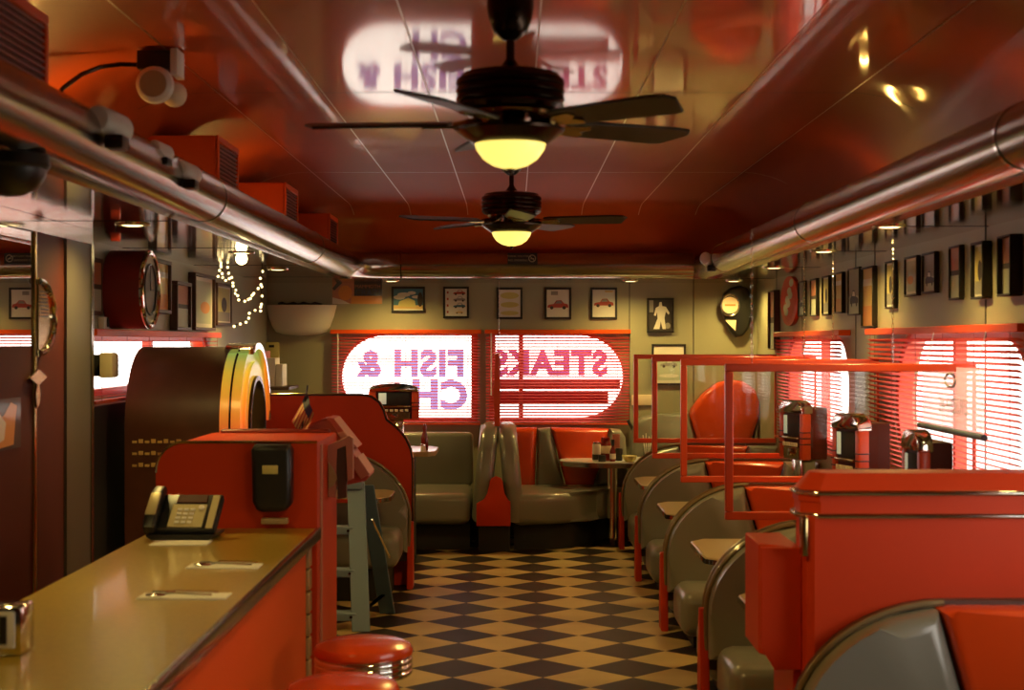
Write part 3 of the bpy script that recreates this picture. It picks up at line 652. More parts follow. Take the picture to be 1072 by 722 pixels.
MB().box(cx_ - 0.045, cx_ + 0.045, YB - 0.116, YB - 0.1125, cz_ - 0.006, cz_ + 0.008).build('clock_hand', A_orange, t)
MB().prism([K(758, 335), (K(770, 335)), K(769, 346)], 'xz', YB - 0.112, YB - 0.098).build('lower_panel', M_cream, t)
# white bowl sconce
t = thing('bowl_sconce', 'large white half bowl wall sconce high in the left back corner', 'wall lamp', (wx(313.5, YB - 0.1), YB, wz(350, YB)))
b = MB(); cxs = wx(313.5, YB - 0.12); zt = wz(319, YB - 0.12); prs = []
rows = [(0.300, 0), (0.297, -0.012), (0.275, -0.10), (0.245, -0.18), (0.215, -0.225), (0.15, -0.248), (0.0, -0.258)]
V = []; n = 24
for r, h in rows:
    for k in range(n + 1): a = PI * k / n; V.append((cxs - r * math.cos(a), YB - 0.004 - 0.5 * r * math.sin(a) , zt + h))
b.raw(V, [(i * (n + 1) + k, i * (n + 1) + k + 1, (i + 1) * (n + 1) + k + 1, (i + 1) * (n + 1) + k) for i in range(len(rows) - 1) for k in range(n)])
b.build('bowl', M_white, t, ang=60)
b = MB(); b.tube([(cxs - 0.18 + 0.03 * k, YB - 0.07 - 0.02 * math.sin(k), zt + 0.008 + 0.008 * math.sin(2 * k)) for k in range(13)], 0.014, 6); b.build('dark_rim_strip', M_black, t)
tag(MB().box(wx(661, YB), wx(684, YB), YB - 0.02, YB - 0.001, wz(424, YB), wz(413, YB), bev=0.006).build('wall_plaque', M_cream), 'small pale plaque low on the back wall beside the far red framed panel', 'plaque')
# back left shelf with papers
tag(MB().box(XL + 0.001, -1.76, 12.35, 12.9, 1.225, 1.25, bev=0.004).build('wall_shelf', M_brown), 'small brown wall shelf in the left back corner behind the red partition', 'shelf')
q = wx
tag(MB().box(q(270, 12.6), q(280, 12.6), 12.5, 12.75, 1.25, 1.53, bev=0.004).build('folder', M_pink), 'upright pink folder on the wall shelf in the left back corner', 'folder')
tag(MB().box(q(281, 12.6), q(290.5, 12.6), 12.48, 12.72, 1.25, 1.475, bev=0.004).build('paper_stack', M_paper), 'taller white paper stack standing beside the pink folder on wall shelf', 'paper')
tag(MB().box(q(291, 12.6), q(298, 12.6), 12.48, 12.72, 1.25, 1.425, bev=0.004).build('paper_stack', M_paper), 'shorter white paper stack at the right end of the wall shelf', 'paper')
t = thing('wall_box', 'yellowish beige box on the back wall above the shelf papers', 'box', (q(284, YB), YB, wz(385, YB)))
MB().box(q(275.5, YB), q(293, YB), YB - 0.08, YB - 0.001, wz(384, YB), wz(358, YB), bev=0.01).build('housing', A_yel, t); MB().box(q(283, YB), q(288.5, YB), YB - 0.082, YB - 0.079, wz(363.5, YB), wz(361, YB)).build('slot', M_dark, t)

# ------------------------------------------------------------------ right side booths
def bench(loc, label, sides=(-1, 1), mirror=1, x0=0.85, x1=2.03, strip=True, zs=1.0, cz=(0.06, 0.30)):
    """double booth bench; local origin on the floor under its spine, mirror=-1 builds it towards the left wall"""
    t = thing('booth_bench', label, 'booth bench', loc, group='grey and red vinyl booth benches')
    L = dict(parent=t, local=True); S = mirror
    def pr(b, poly_, y0, y1, **k): q = len(b.V); b.prism([(S * x, z * zs) for x, z in poly_], 'xz', y0, y1, **k); return b
    dome = arc(1.32, 0.42, 0.47, 0.38, 180, 90, 12)          # aisle shoulder of the back
    core = [(x0 - 0.012, 0.16)] + arc(1.32, 0.42, 0.482, 0.395, 180, 90, 12) + [(x1, 0.815), (x1, 0.16)]
    b = MB(); pr(b, core, -0.022, 0.022, bev=0.004, seg=1); b.build('spine_panel', M_brown, **L)
    for s in sides:
        lo, hi = (0.022, 0.15) if s > 0 else (-0.15, -0.022)
        on = 'a1' if s > 0 else 'a0'
        g1 = [(x0, 0.22), (x0, 0.42)] + dome[1:10] + [(1.27, 0.797), (1.43, 0.22)]
        r1 = [(1.277, 0.797), (1.437, 0.22), (1.64, 0.22), (1.80, 0.800), (1.32, 0.802)]
        g2 = [(1.647, 0.22), (1.807, 0.800), (x1, 0.798), (x1, 0.22)]
        b = MB(); pr(b, g1, lo, hi, bev=0.055, seg=4, only=on); b.build('grey_backrest', M_grey, **L)
        b = MB(); pr(b, r1, lo, hi, bev=0.045, seg=4, only=on); b.build('red_backrest', M_redvin, **L)
        b = MB(); pr(b, g2, lo, hi, bev=0.045, seg=4, only=on); b.build('grey_backrest', M_grey, **L)
        b = MB(); b.tube([(S * x, s * 0.035, z * zs) for x, z in [(x0 - 0.006, 0.25)] + arc(1.32, 0.42, 0.478, 0.39, 180, 92, 12)], 0.011, 8); b.build('piping', M_pipe, **L)
        ya, yb = (0.13, 0.62) if s > 0 else (-0.62, -0.13)
        xa, xb = sorted((S * (x0 + 0.02), S * x1))
        b = MB(); b.box(xa, xb, ya, yb, cz[0], cz[1], bev=0.07, seg=4); b.build('seat_cushion', M_grey, **L)
        yk = (0.02, 0.54) if s > 0 else (-0.54, -0.02); xa, xb = sorted((S * (x0 + 0.09), S * x1))
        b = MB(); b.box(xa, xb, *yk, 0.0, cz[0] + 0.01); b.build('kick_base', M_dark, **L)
    if strip:
        b = MB(); b.prism([(-0.075, 0.0), (0.075, 0.0), (0.06, 0.14), (0.018, 0.43), (-0.018, 0.43), (-0.06, 0.14)], 'yz', S * (x0 - 0.035), S * (x0 + 0.005), bev=0.006, seg=2); b.build('end_panel', M_redlam, **L)
    return t
UN = [6.95, 8.80, 10.62, 12.25]
b1 = bench((0, UN[0], 0), 'grey and red booth bench right behind the red end wall, nearest of the right row')
dup(b1, (0, UN[1], 0), 'second booth bench along the right side, between the two nearer tan tables')
dup(b1, (0, UN[2], 0), 'third booth bench along the right side, beyond the second tan table')
bench((0, UN[3], 0), 'farthest booth bench along the right side, beside the round pale table', sides=(-1,))

def divider(loc, label):
    t = thing('hanging_divider', label, 'screen divider', loc, group='red framed clear acrylic dividers')
    L = dict(parent=t, local=True); x0, x1, z0, z1, r = 0.93, 2.035, 0.818, 1.505, 0.0175
    for bx in ((x0, x1, z1 - 2 * r, z1), (x0, x1, z0, z0 + 2 * r), (x0, x0 + 2 * r, z0 + 2 * r, z1 - 2 * r), (x1 - 0.012, x1, z0 + 2 * r, z1 - 2 * r)):
        MB().box(bx[0], bx[1], -0.016, 0.016, bx[2], bx[3], bev=0.004, seg=1).build('frame_bar', M_redpaint, **L)
    MB().raw([(x0 + r, 0, z0 + r), (x1 - r, 0, z0 + r), (x1 - r, 0, z1 - r), (x0 + r, 0, z1 - r)], [(0, 1, 2, 3)]).build('acrylic_pane', M_acr, **L)
    return t
d1 = divider((0, UN[0], 0), 'clear red framed divider on the nearest right booth bench, largest in view')
for k, lb in ((1, 'clear red framed divider on the second right booth bench'), (2, 'clear red framed divider on the third right booth bench'), (3, 'smallest clear red framed divider, on the farthest right booth bench')):
    dup(d1, (0, UN[k], 0), lb)
def chain(label, p0, p1):
    b = MB(); p0 = Vector(p0); p1 = Vector(p1); n = max(2, int((p1 - p0).length / 0.022))
    for k in range(n):
        c = p0.lerp(p1, (k + 0.5) / n); h = 0.0130; w_ = 0.0042; dx, dy = ((w_, 0) if k % 2 else (0, w_))
        b.tube([(c.x + dx * sx, c.y + dy * sx, c.z + h * sz) for sx, sz in ((0.6, 1), (1, .5), (1, -.5), (0.6, -1), (-.6, -1), (-1, -.5), (-1, .5), (-.6, 1))], 0.0011, 5, closed=True)
    return tag(b.build('hanging_chain', M_chrome), label, 'chain', 'chains holding the acrylic dividers')
chain('pale chain in front of the black clock, holding the nearest red framed divider', (wx(787, UN[0]), UN[0], 2.1), (wx(787, UN[0]), UN[0], 1.505))
chain('chain hanging before the nearer right window, at wall end of nearest divider', (1.67, UN[0], 2.1), (1.67, UN[0], 1.505))
chain('chain beside the red oval sign, holding the second red framed divider', (1.62, UN[1], 2.1), (1.62, UN[1], 1.505))
chain('chain before the row of four pictures, at wall end of second divider', (1.78, UN[1], 2.1), (1.78, UN[1], 1.505))

TC = [7.63, 9.50, 11.35]
def booth_table(loc, label, mirror=1, x0=0.89, x1=2.03, z=0.60, h=0.40):
    t = thing('booth_table', label, 'table', loc, group='tan booth tables with clipped corners'); L = dict(parent=t, local=True); S = mirror; c = 0.07
    pl = [(S * x, y) for x, y in [(x0, -h + c * 1.5), (x0 + c, -h), (x1, -h), (x1, h), (x0 + c, h), (x0, h - c * 1.5)]]
    MB().prism(pl, 'xy', z - 0.034, z, bev=0.004, seg=1).build('table_top', M_tan, **L)
    MB().prism([(u + (S * 0.0 if abs(u) > 1.9 else -S * 0.004), v * 1.012) for u, v in pl], 'xy', z - 0.030, z - 0.006).build('metal_edge', M_chrome, **L)
    MB().cyl((S * 1.45, 0, 0.02), (S * 1.45, 0, z - 0.03), 0.04, 16).build('pedestal', M_chrome, **L)
    MB().lathe([(0.24, 0), (0.24, 0.015), (0.06, 0.045), (0.04, 0.05)], (S * 1.45, 0, 0)).build('foot_plate', M_fan, **L)
    return t
t1 = booth_table((0, TC[0], 0), 'tan booth table with a clipped corner, nearest in the right row')
dup(t1, (0, TC[1], 0), 'tan booth table with a clipped corner, middle one of the right row')
dup(t1, (0, TC[2], 0), 'tan booth table with a clipped corner, farthest of the right row')
dup(t1, (0, 5.95, 0), 'tan booth table hidden behind the red end wall, below the rightmost selector')

def selector(loc, rz, label, ped=0.30, sc=1.0):
    """tabletop jukebox selector; local front is -y, origin on the table"""
    t = thing('music_selector', label, 'music selector', loc, rz, group='chrome and red tabletop music selectors'); L = dict(parent=t, local=True)
    p = ped; W, D, H = 0.145, 0.085, 0.35
    MB().box(-0.06, 0.06, -0.05, 0.05, 0.0, p, bev=0.01).build('pedestal', M_chrome, **L)
    MB().box(-0.10, 0.10, -0.075, 0.075, 0.0, 0.025, bev=0.008).build('base_plate', M_chrome, **L)
    MB().box(-W + 0.006, W - 0.006, -D + 0.012, D, p, p + H - 0.04, bev=0.008).build('housing', M_darkred, **L)
    b = MB(); b.prism(arc(0, p + H - 0.05, W, 0.055, 0, 180, 16) + [(-W, p + H - 0.075), (W, p + H - 0.075)], 'xz', -D - 0.008, -D + 0.07, bev=0.008, seg=2); b.build('chrome_hood', M_chrome, **L)
    for s in (-1, 1):
        b = MB(); b.box(s * (W - 0.018) - 0.022, s * (W - 0.018) + 0.022, -D - 0.002, -D + 0.055, p, p + H - 0.075, bev=0.008); pl = b.build('red_pilaster', M_redpaint, **L); WL[pl.name] = Vector((0, 0, 0))
        c = MB()
        for k in range(3): c.box(s * (W - 0.018) - 0.024, s * (W - 0.018) + 0.024, -D - 0.004, -D + 0.057, p + 0.09 + 0.035 * k, p + 0.096 + 0.035 * k)
        c.build('black_band', M_black, pl, local=True)
    MB().box(-W + 0.05, W - 0.05, -D - 0.001, -D + 0.02, p + 0.14, p + H - 0.085, bev=0.004).build('title_window', M_dark, **L)
    MB().box(-W + 0.055, -W + 0.10, -D - 0.003, -D + 0.01, p + 0.15, p + H - 0.09, bev=0.002).build('title_card', M_card, **L)
    MB().box(-W + 0.045, W - 0.045, -D - 0.012, -D + 0.02, p + 0.118, p + 0.135, bev=0.004).build('chrome_strip', M_gold, **L)
    b = MB()
    for k in range(6): b.box(-0.085 + 0.03 * k, -0.065 + 0.03 * k, -D - 0.012, -D, p + 0.075, p + 0.10, bev=0.003, seg=1)
    b.build('selector_keys', M_cream, **L)
    MB().lathe([(0, -0.02), (0.022, -0.018), (0.024, 0)], (0, -D, p + 0.04), 'y', 16).build('speaker_knob', M_chrome, **L)
    MB().box(-W + 0.05, W - 0.05, -D + 0.002, -D + 0.02, p + 0.0, p + 0.07).build('grille', M_gold, **L)
    return t
s1 = selector((1.745, 9.5, 0.60), math.radians(-72), 'chrome and red music selector on the middle right table, farthest of three')
dup(s1, (1.70, 7.72, 0.60), 'chrome and red music selector on the nearest right table, tallest in view', rz=math.radians(-76))
dup(s1, (1.56, 5.95, 0.63), 'music selector standing alone by the nearer right window, rightmost of three', rz=math.radians(-88)).scale = (0.8, 0.75, 0.98)

# foreground end wall and booth
OX = 0.03
t = thing('booth_end_wall', 'large red end wall with two chrome bands in the right foreground', 'booth wall', (1.45, 4.95, 0))
x0 = 0.905; ya, yb, zt = 4.85, 5.06, 1.195
def cpoly(o): return [(x0 - o, ya + 0.07 - o * .4), (x0 + 0.0 - o * .4, ya - o), (2.04, ya - o), (2.04, yb + o), (x0 + 0.0 - o * .4, yb + o), (x0 - o, yb - 0.07 + o * .4)]
def cp(x, o=0): c = 0.055; x += OX; return [(x - o, ya + c), (x + c - o * .5, ya - o), (2.04, ya - o), (2.04, yb + o), (x + c - o * .5, yb + o), (x - o, yb - c)]
MB().prism(cp(0.855), 'xy', 1.105, 1.14, bev=0.003, seg=1).build('upper_red_band', M_redlam, t)
b = MB(); lo, hi = cp(0.855), cp(0.885)
b.raw([(x, y, 1.14) for x, y in lo] + [(x, y if x > 1.5 else y, zt) for x, y in [(0.93, ya + 0.075), (0.965, ya + 0.03), (2.04, ya + 0.03), (2.04, yb - 0.03), (0.965, yb - 0.03), (0.93, yb - 0.075)]], [(i, (i + 1) % 6, (i + 1) % 6 + 6, i + 6) for i in range(6)] + [(6, 7, 8, 9, 10, 11)])
b.build('sloping_cap', M_redlam, t)
for z in (1.126, 1.056): MB().prism(cp(0.855, 0.010), 'xy', z, z + 0.018, bev=0.008, seg=3).build('chrome_band', M_chrome, t)
MB().prism(cp(0.86), 'xy', 1.062, 1.11, bev=0.002, seg=1).build('lower_red_band', M_redlam, t)
MB().prism([(0.905, ya + 0.02), (0.925, ya), (2.04, ya), (2.04, yb), (0.905, yb)], 'xy', 0.0, 1.065).build('wall_panel', M_redlam, t)
MB().box(0.888, 0.906, ya + 0.005, ya + 0.06, 0.94, 1.06, bev=0.005).build('corner_bracket', M_gold, t)
t = thing('end_cabinet', 'red box with clipped lower corner fixed to the end of red end wall', 'cabinet', (0.82, 5.1, 0.53))
MB().prism([(0.87, 4.965), (0.904, 4.965), (0.904, 5.35), (0.785, 5.35), (0.785, 5.06)], 'xy', 0.60, 0.955, bev=0.004, seg=1).build('side_panel', M_redlam, t)
MB().prism([(0.775, 0.64), (0.82, 0.57), (0.904, 0.57), (0.904, 0.955), (0.775, 0.955)], 'xz', 4.952, 4.972, bev=0.003, seg=1).build('front_panel', M_redlam, t)
MB().box(0.88, 0.904, 4.97, 5.34, 0.0, 0.60).build('post', M_redlam, t)
# foreground booth seat against the wall
t = bench((0, 4.82, 0), 'grey and red booth bench against the red end wall, lower right corner', sides=(-1,), strip=False)

# ------------------------------------------------------------------ back booths
t = thing('corner_bench_back', 'tall fan shaped red and grey seat back in the right back corner', 'booth bench', (1.5, YB - 0.1, 0))
yb_ = YB - 0.005
def bk(name, pts, m, y0, y1, bev=0.045): MB().prism([(wx(x, 13.15), wz(y, 13.15)) for x, y in pts], 'xz', y0, y1, bev=bev, seg=4, only='a0').build(name, m, t)
bk('grey_wing', [(661, 505), (661, 450), (665, 441), (674, 436), (690, 434), (721, 432), (742, 505)], M_grey, YB - 0.17, yb_)
bk('red_center', [(744, 505), (722.5, 435), (724, 428), (736, 412), (750, 401), (764, 397), (778, 399), (790, 407), (795, 420), (795, 436), (770, 505)], M_redvin, YB - 0.19, yb_)
bk('grey_wing', [(783, 505), (791, 450), (793, 440), (793, 505)], M_grey, YB - 0.17, yb_, bev=0.01)
b = MB(); b.tube([(wx(x, 13.1), YB - 0.13, wz(y, 13.1)) for x, y in [(672, 503), (668, 470), (663, 450), (658, 440)]], 0.014, 8); b.build('dark_edge', M_blackrub, t)
MB().box(0.98, 2.03, 12.66, YB - 0.15, 0.2, 0.43, bev=0.07, seg=4).build('seat_cushion', M_grey, t); MB().box(0.98, 2.03, 12.75, YB - 0.1, 0, 0.21).build('kick_base', M_dark, t)

t = thing('corner_booth', 'curved red and grey corner booth under the right back window with end column', 'booth bench', (0.2, 12.6, 0))
DB = 12.95
def wedge(name, pts, m, y0=DB - 0.02, y1=DB + 0.16):
    MB().prism([(wx(x, DB), wz(y, DB)) for x, y in pts], 'xz', y0, y1, bev=0.05, seg=4, only='a0').build(name, m, t)
wedge('red_backrest', [(534, 448), (562, 448), (560, 512), (541, 514), (536, 470)], M_redvin)
wedge('grey_backrest', [(563, 449), (576, 448), (592, 511), (561, 512)], M_grey)
wedge('red_backrest', [(577, 448), (638, 449), (634, 470), (621, 510), (593, 511)], M_redvin)
wedge('grey_backrest', [(639, 449), (650, 450), (655, 458), (658, 509), (622, 510), (634, 472)], M_grey)
# curved seat: plan outline swept with a rounded nose
def seat_path(): return [(0.05, 12.06), (0.30, 12.08), (0.45, 12.18), (0.55, 12.40), (0.66, 12.56), (0.93, 12.62)]
b = MB(); fr = seat_path(); outl = fr + [(0.96, DB), (-0.02, DB), (-0.02, 12.06)]
b.prism(outl, 'xy', 0.20, 0.435, bev=0.06, seg=4); b.build('seat_cushion', M_grey, t)
MB().prism([(x, y + 0.10) for x, y in fr] + [(0.93, DB), (0.0, DB), (0.0, 12.16)], 'xy', 0, 0.205).build('kick_base', M_dark, t)  # black solid drawn for the shaded open leg space below this seat
# end column of two backs set back to back
for s, xc in ((-1, -0.190), (1, -0.055)):
    b = MB(); P = [(12.06, 0.22), (12.05, 0.5), (12.08, 0.72), (12.15, 0.86), (12.28, 0.93), (12.45, 0.95), (12.94, 0.95), (12.94, 0.22)]
    b.prism(P, 'yz', xc - 0.07, xc + 0.07, bev=0.055, seg=5)
    k0 = 0
    b.xf(lambda v: (v.x + s * 0.075 * max(0, (0.95 - v.z)) * 1.25, v.y, v.z)); b.build('column_backrest', M_grey, t)
tomb = [(-0.285, 0.20), (-0.025, 0.20), (-0.025, 0.385), (-0.05, 0.40), (-0.075, 0.44), (-0.085, 0.54), (-0.10, 0.565), (-0.135, 0.58), (-0.17, 0.565), (-0.185, 0.54), (-0.20, 0.44), (-0.225, 0.40), (-0.265, 0.385), (-0.285, 0.37)]
MB().prism(tomb, 'xz', 12.005, 12.035, bev=0.005, seg=2).build('end_panel', M_redlam, t)
MB().box(-0.27, -0.03, 12.05, DB, 0, 0.21).build('kick_base', M_dark, t)
t = thing('booth_bench', 'plain grey booth seat below the left back window', 'booth bench', (-0.5, 12.6, 0))
MB().box(-0.98, -0.335, 12.06, DB, 0.20, 0.44, bev=0.06, seg=4).build('seat_cushion', M_grey, t)
MB().box(-0.98, -0.34, 12.16, DB, 0.0, 0.21).build('kick_base', M_dark, t)
MB().box(-1.4, -0.335, DB - 0.02, DB + 0.10, 0.42, 0.86, bev=0.04, seg=3).build('backrest', M_grey, t)
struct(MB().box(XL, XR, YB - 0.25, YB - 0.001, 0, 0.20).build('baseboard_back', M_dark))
# edge-on hanging panel over the column
t = thing('hanging_divider', 'red framed divider seen edge on, standing on the back booth column', 'screen divider', (-0.13, 12.4, 0.95), group='red framed clear acrylic dividers')
for z0_, z1_ in ((0.955, 0.99), (1.475, 1.51)): MB().box(-0.148, -0.112, 12.1, 12.93, z0_, z1_, bev=0.004, seg=1).build('frame_bar', M_redpaint, t)
b = MB(); b.prism([(-0.150, 0.955), (-0.108, 0.955), (-0.108, 1.2), (-0.118, 1.51), (-0.142, 1.51), (-0.155, 1.2)], 'xz', 12.09, 12.125, bev=0.003, seg=1); b.build('frame_bar', M_redpaint, t)
MB().box(-0.148, -0.112, 12.90, 12.93, 0.99, 1.475).build('frame_bar', M_redpaint, t)
MB().raw([(-0.13, 12.1, 0.97), (-0.13, 12.92, 0.97), (-0.13, 12.92, 1.49), (-0.13, 12.1, 1.49)], [(0, 1, 2, 3)]).build('acrylic_pane', M_acr, t)
chain('long pale chain hanging over the middle of the back window', (wx(522.5, 12.11), 12.11, 2.12), (wx(522.5, 12.11), 12.11, 1.51))

# round table and condiments
ZT = 0.65; TX, TY = 0.86, 12.77
t = thing('round_table', 'pale oval topped table with a metal edge in the right back booth', 'table', (TX, TY, 0))
el = [(TX + 0.49 * math.cos(2 * PI * k / 40), TY + 0.33 * math.sin(2 * PI * k / 40)) for k in range(40)]
MB().prism(el, 'xy', ZT - 0.012, ZT, bev=0.003, seg=1).build('table_top', M_pale, t)
MB().prism([(TX + (x - TX) * 1.012, TY + (y - TY) * 1.015) for x, y in el], 'xy', ZT - 0.045, ZT - 0.008, bev=0.006, seg=2).build('metal_edge', M_steel, t)
MB().cyl((0.78, 12.50, 0.02), (0.78, 12.52, ZT - 0.04), 0.04, 16).build('pedestal', M_chrome, t); MB().lathe([(0.17, 0), (0.17, 0.015), (0.06, 0.045), (0.04, 0.05)], (0.78, 12.47, 0)).build('foot_plate', M_fan, t)
def on(px, dy=0): return wx(px, 12.6 + dy), 12.6 + dy
x, y = on(624.5); t = thing('sugar_jar', 'clear pale sugar jar with dark base, leftmost on the round table', 'jar', (x, y, ZT), group='condiments on the round table')
MB().lathe([(0.030, 0), (0.034, 0.01), (0.034, 0.13), (0.028, 0.14)], (x, y, ZT), n=18).build('jar_body', M_white, t); MB().lathe([(0.030, 0.138), (0.030, 0.152), (0, 0.16)], (x, y, ZT), n=18).build('lid', M_chrome, t); MB().lathe([(0.0345, 0.012), (0.0352, 0.014), (0.0352, 0.05), (0.0345, 0.055)], (x, y, ZT), n=18).build('label_band', M_black, t)
x, y = on(630, -.03); tag(MB().box(x - .03, x + .03, y - .05, y - .02, ZT, ZT + 0.055, bev=.006).build('black_caddy', M_black), 'low black caddy in front of the jars on the round table', 'caddy', 'condiments on the round table')
x, y = on(634, .05); t = thing('ketchup_bottle', 'wide dark red sauce bottle with pale label on round table', 'bottle', (x, y, ZT), group='condiments on the round table')
MB().lathe([(0.048, 0), (0.052, 0.02), (0.052, 0.12), (0.035, 0.155)], (x, y, ZT), n=20).build('bottle_body', M_ketchup, t); MB().lathe([(0.036, 0.153), (0.036, 0.185), (0, 0.19)], (x, y, ZT), n=20).build('cap', M_ketchup, t); MB().lathe([(0.0525, 0.06), (0.0535, 0.062), (0.0535, 0.118), (0.0525, 0.12)], (x, y, ZT), n=20).build('label_band', M_cream, t)
x, y = on(641.5, -.03); t = thing('hot_sauce_bottle', 'slim hot sauce bottle with black cap beside the wide sauce bottle', 'bottle', (x, y, ZT), group='condiments on the round table')
MB().lathe([(0.022, 0), (0.024, 0.01), (0.024, 0.08), (0.010, 0.115), (0.010, 0.13)], (x, y, ZT), n=16).build('bottle_body', M_ketchup, t); MB().lathe([(0.014, 0.125), (0.014, 0.175), (0, 0.18)], (x, y, ZT), n=14).build('cap', M_black, t); MB().lathe([(0.0245, 0.02), (0.025, 0.022), (0.025, 0.06), (0.0245, 0.062)], (x, y, ZT), n=16).build('label_band', M_white, t)
x, y = on(648, .05); tag(MB().lathe([(0.025, 0), (0.03, 0.01), (0.03, 0.09), (0.024, 0.10), (0, 0.10)], (x, y, ZT), n=18).build('black_jar', M_black), 'small black jar right of the hot sauce on the round table', 'jar', 'condiments on the round table')
x, y = on(645, .10); tag(MB().box(x - .03, x + .03, y - .01, y + .01, ZT, ZT + 0.21, bev=.003).build('menu_card', M_salmon), 'upright menu card behind the sauce bottles on the round table', 'menu', 'condiments on the round table')
x, y = on(659, -.07); t = thing('creamer_bowl', 'yellow bowl of white creamers at the right of the round table', 'bowl', (x, y, ZT), group='condiments on the round table')
MB().lathe([(0.03, 0), (0.05, 0.02), (0.062, 0.05), (0.056, 0.05), (0.045, 0.02), (0, 0.012)], (x, y, ZT), n=20).build('bowl', A_yel, t)
for k in range(4): MB().lathe([(0.012, 0), (0.017, 0.018), (0, 0.02)], (x - .03 + .02 * k, y - .02 + .015 * (k % 2), ZT + .03), n=10).build('creamer', M_paper, t)

x, y = wx(677, 12.72), 12.72
t = thing('straw_glass', 'clear glass holding white straws at the right end of the round table', 'glass', (x, y, ZT))
MB().lathe([(0.030, 0.0), (0.036, 0.11), (0.033, 0.11), (0.028, 0.006), (0, 0.005)], (x, y, ZT), n=20).build('glass_cup', M_acr, t)
for k, (dx, dz) in enumerate(((-0.03, 0.20), (-0.005, 0.215), (0.02, 0.19), (0.045, 0.20))): MB().cyl((x + dx * 0.25, y + 0.006 * (k % 2), ZT + 0.01), (x + dx, y + 0.012 * (k % 2), ZT + dz), 0.0045, 8).build('straw', M_paper, t)
# ------------------------------------------------------------------ left side
# counter
t = thing('diner_counter', 'long olive speckled counter with orange red front in the left foreground', 'counter', (-1.08, 4.0, 0))
MB().box(-1.40, -0.775, 1.6, 6.19, 0.835, 0.87, bev=0.004, seg=1).build('counter_top', M_counter, t)
MB().box(-0.778, -0.758, 1.6, 6.20, 0.825, 0.873, bev=0.006).build('metal_edge', M_steel, t)
MB().box(-1.38, -0.805, 1.6, 6.10, 0.0, 0.835).build('front_panel', M_orlam, t)
b = MB()
for k in range(9): b.box(-0.812, -0.792, 6.105, 6.185, 0.02 + 0.088 * k, 0.10 + 0.088 * k, bev=0.004, seg=1)
b.build('tile_strip', M_salmon if False else M_tan, t)
# end cabinet with rounded shoulder
t = thing('counter_cabinet', 'red cabinet with rounded shoulder closing the end of the counter', 'cabinet', (-1.1, 6.5, 0))
prof = [(-0.775, 0.0), (-0.775, 1.205)] + arc(-1.30, 1.085, 0.11, 0.12, 90, 180, 8) + [(-1.41, 0.0)]
MB().prism(prof, 'xz', 6.21, 6.90, bev=0.003, seg=1).build('carcass', M_redlam, t)
MB().tube([(x, 6.208, z + 0.002) for x, z in prof[1:11]], 0.006, 6).build('brass_edge', M_gold, t)
MB().box(-1.28, -0.80, 6.86, 6.905, 1.195, 1.222, bev=0.012, seg=3).build('top_rail', M_clockred, t)
MB().box(-0.776, -0.768, 6.30, 6.34, 0.05, 1.19).build('brass_strip', M_salmon, t)
t = thing('soap_dispenser', 'black rounded dispenser with a small yellow label on the red cabinet', 'dispenser', (wx(285, 6.15), 6.21, wz(535, 6.17)))
xa, xb, za, zb = wx(264, 6.17), wx(306, 6.17), wz(535, 6.17), wz(465, 6.17)
MB().prism([(xa + .012, zb), (xb - .012, zb), (xb, zb - .02), (xb, za + .035), (xb - .02, za + .008), (xb - .045, za), (xa + .045, za), (xa + .02, za + .008), (xa + .004, za + .04), (xa, zb - .02)], 'xz', 6.13, 6.209, bev=0.022, seg=4, only='a0').build('housing', M_black, t)
MB().box(wx(274.5, 6.13), wx(291, 6.13), 6.126, 6.131, wz(496, 6.13), wz(487, 6.13), bev=0.002).build('label', A_yel, t)
MB().box(wx(273, 6.15), wx(301, 6.15), 6.15, 6.19, wz(548, 6.17), wz(542, 6.17), bev=0.004).build('drip_tray', M_tan, t)
# flag
t = thing('flag', 'small American flag on a dark stick above the red cabinet', 'flag', (wx(320, 6.95), 6.92, 1.2))
MB().cyl((wx(316, 6.93), 6.93, 1.215), (wx(322, 6.93), 6.93, wz(403, 6.93)), 0.0035, 8).build('stick', M_fan, t)
p00 = Vector((wx(321, 6.92), 6.92, wz(410, 6.92))); du = Vector((wx(332, 6.92) - wx(324, 6.92), 0, wz(437, 6.92) - wz(411, 6.92))); dv = Vector((wx(306, 6.92) - wx(321, 6.92), 0, wz(441, 6.92) - wz(411, 6.92)))
b = MB(); NU, NVV = 13, 12
def fp(i, j):
    u, v = i / NU, j / NVV; p = p00 + du * u * 0.95 + dv * v; return p + Vector((0.012 * u * v, 0.012 * math.sin(9 * u + 4 * v), -0.02 * u * (1 - v) * 0))
for i in range(NU):
    for j in range(NVV):
        b.mi = 2 if (i < 10 and j < 4) else i % 2
        b.raw([fp(i, j), fp(i + 1, j), fp(i + 1, j + 1), fp(i, j + 1)], [(0, 1, 2, 3)])
b.build('cloth', [A_red, A_sand, A_navy], t)
# slanted brochure box and papers
def S2(px, py, d=7.0): return (wx(px, d), wz(py, d))
t = thing('brochure_holder', 'red slanted cardboard holder with two pale tiers behind the red cabinet', 'brochure holder', (wx(345, 7.0), 7.05, wz(508, 7.0)))
MB().prism([S2(*p) for p in [(310, 452), (338, 438), (346, 437), (388, 497), (384, 502), (356, 508), (318, 508), (305, 480)]], 'xz', 6.93, 7.18, bev=0.006, seg=1).build('box_body', M_pinkred, t)
MB().prism([S2(*p) for p in [(345, 436), (352, 437), (376, 467), (368, 470)]], 'xz', 6.905, 7.15, bev=0.003, seg=1).build('upper_tier', M_pinkred, t)
MB().prism([S2(*p) for p in [(355, 452), (362, 450), (375, 467), (368, 470)]], 'xz', 6.90, 7.10, bev=0.002, seg=1).build('brochures', M_salmon, t)
MB().prism([S2(*p) for p in [(368, 482), (377, 476), (389, 494), (380, 500)]], 'xz', 6.90, 7.15, bev=0.003, seg=1).build('lower_tier', M_salmon, t)
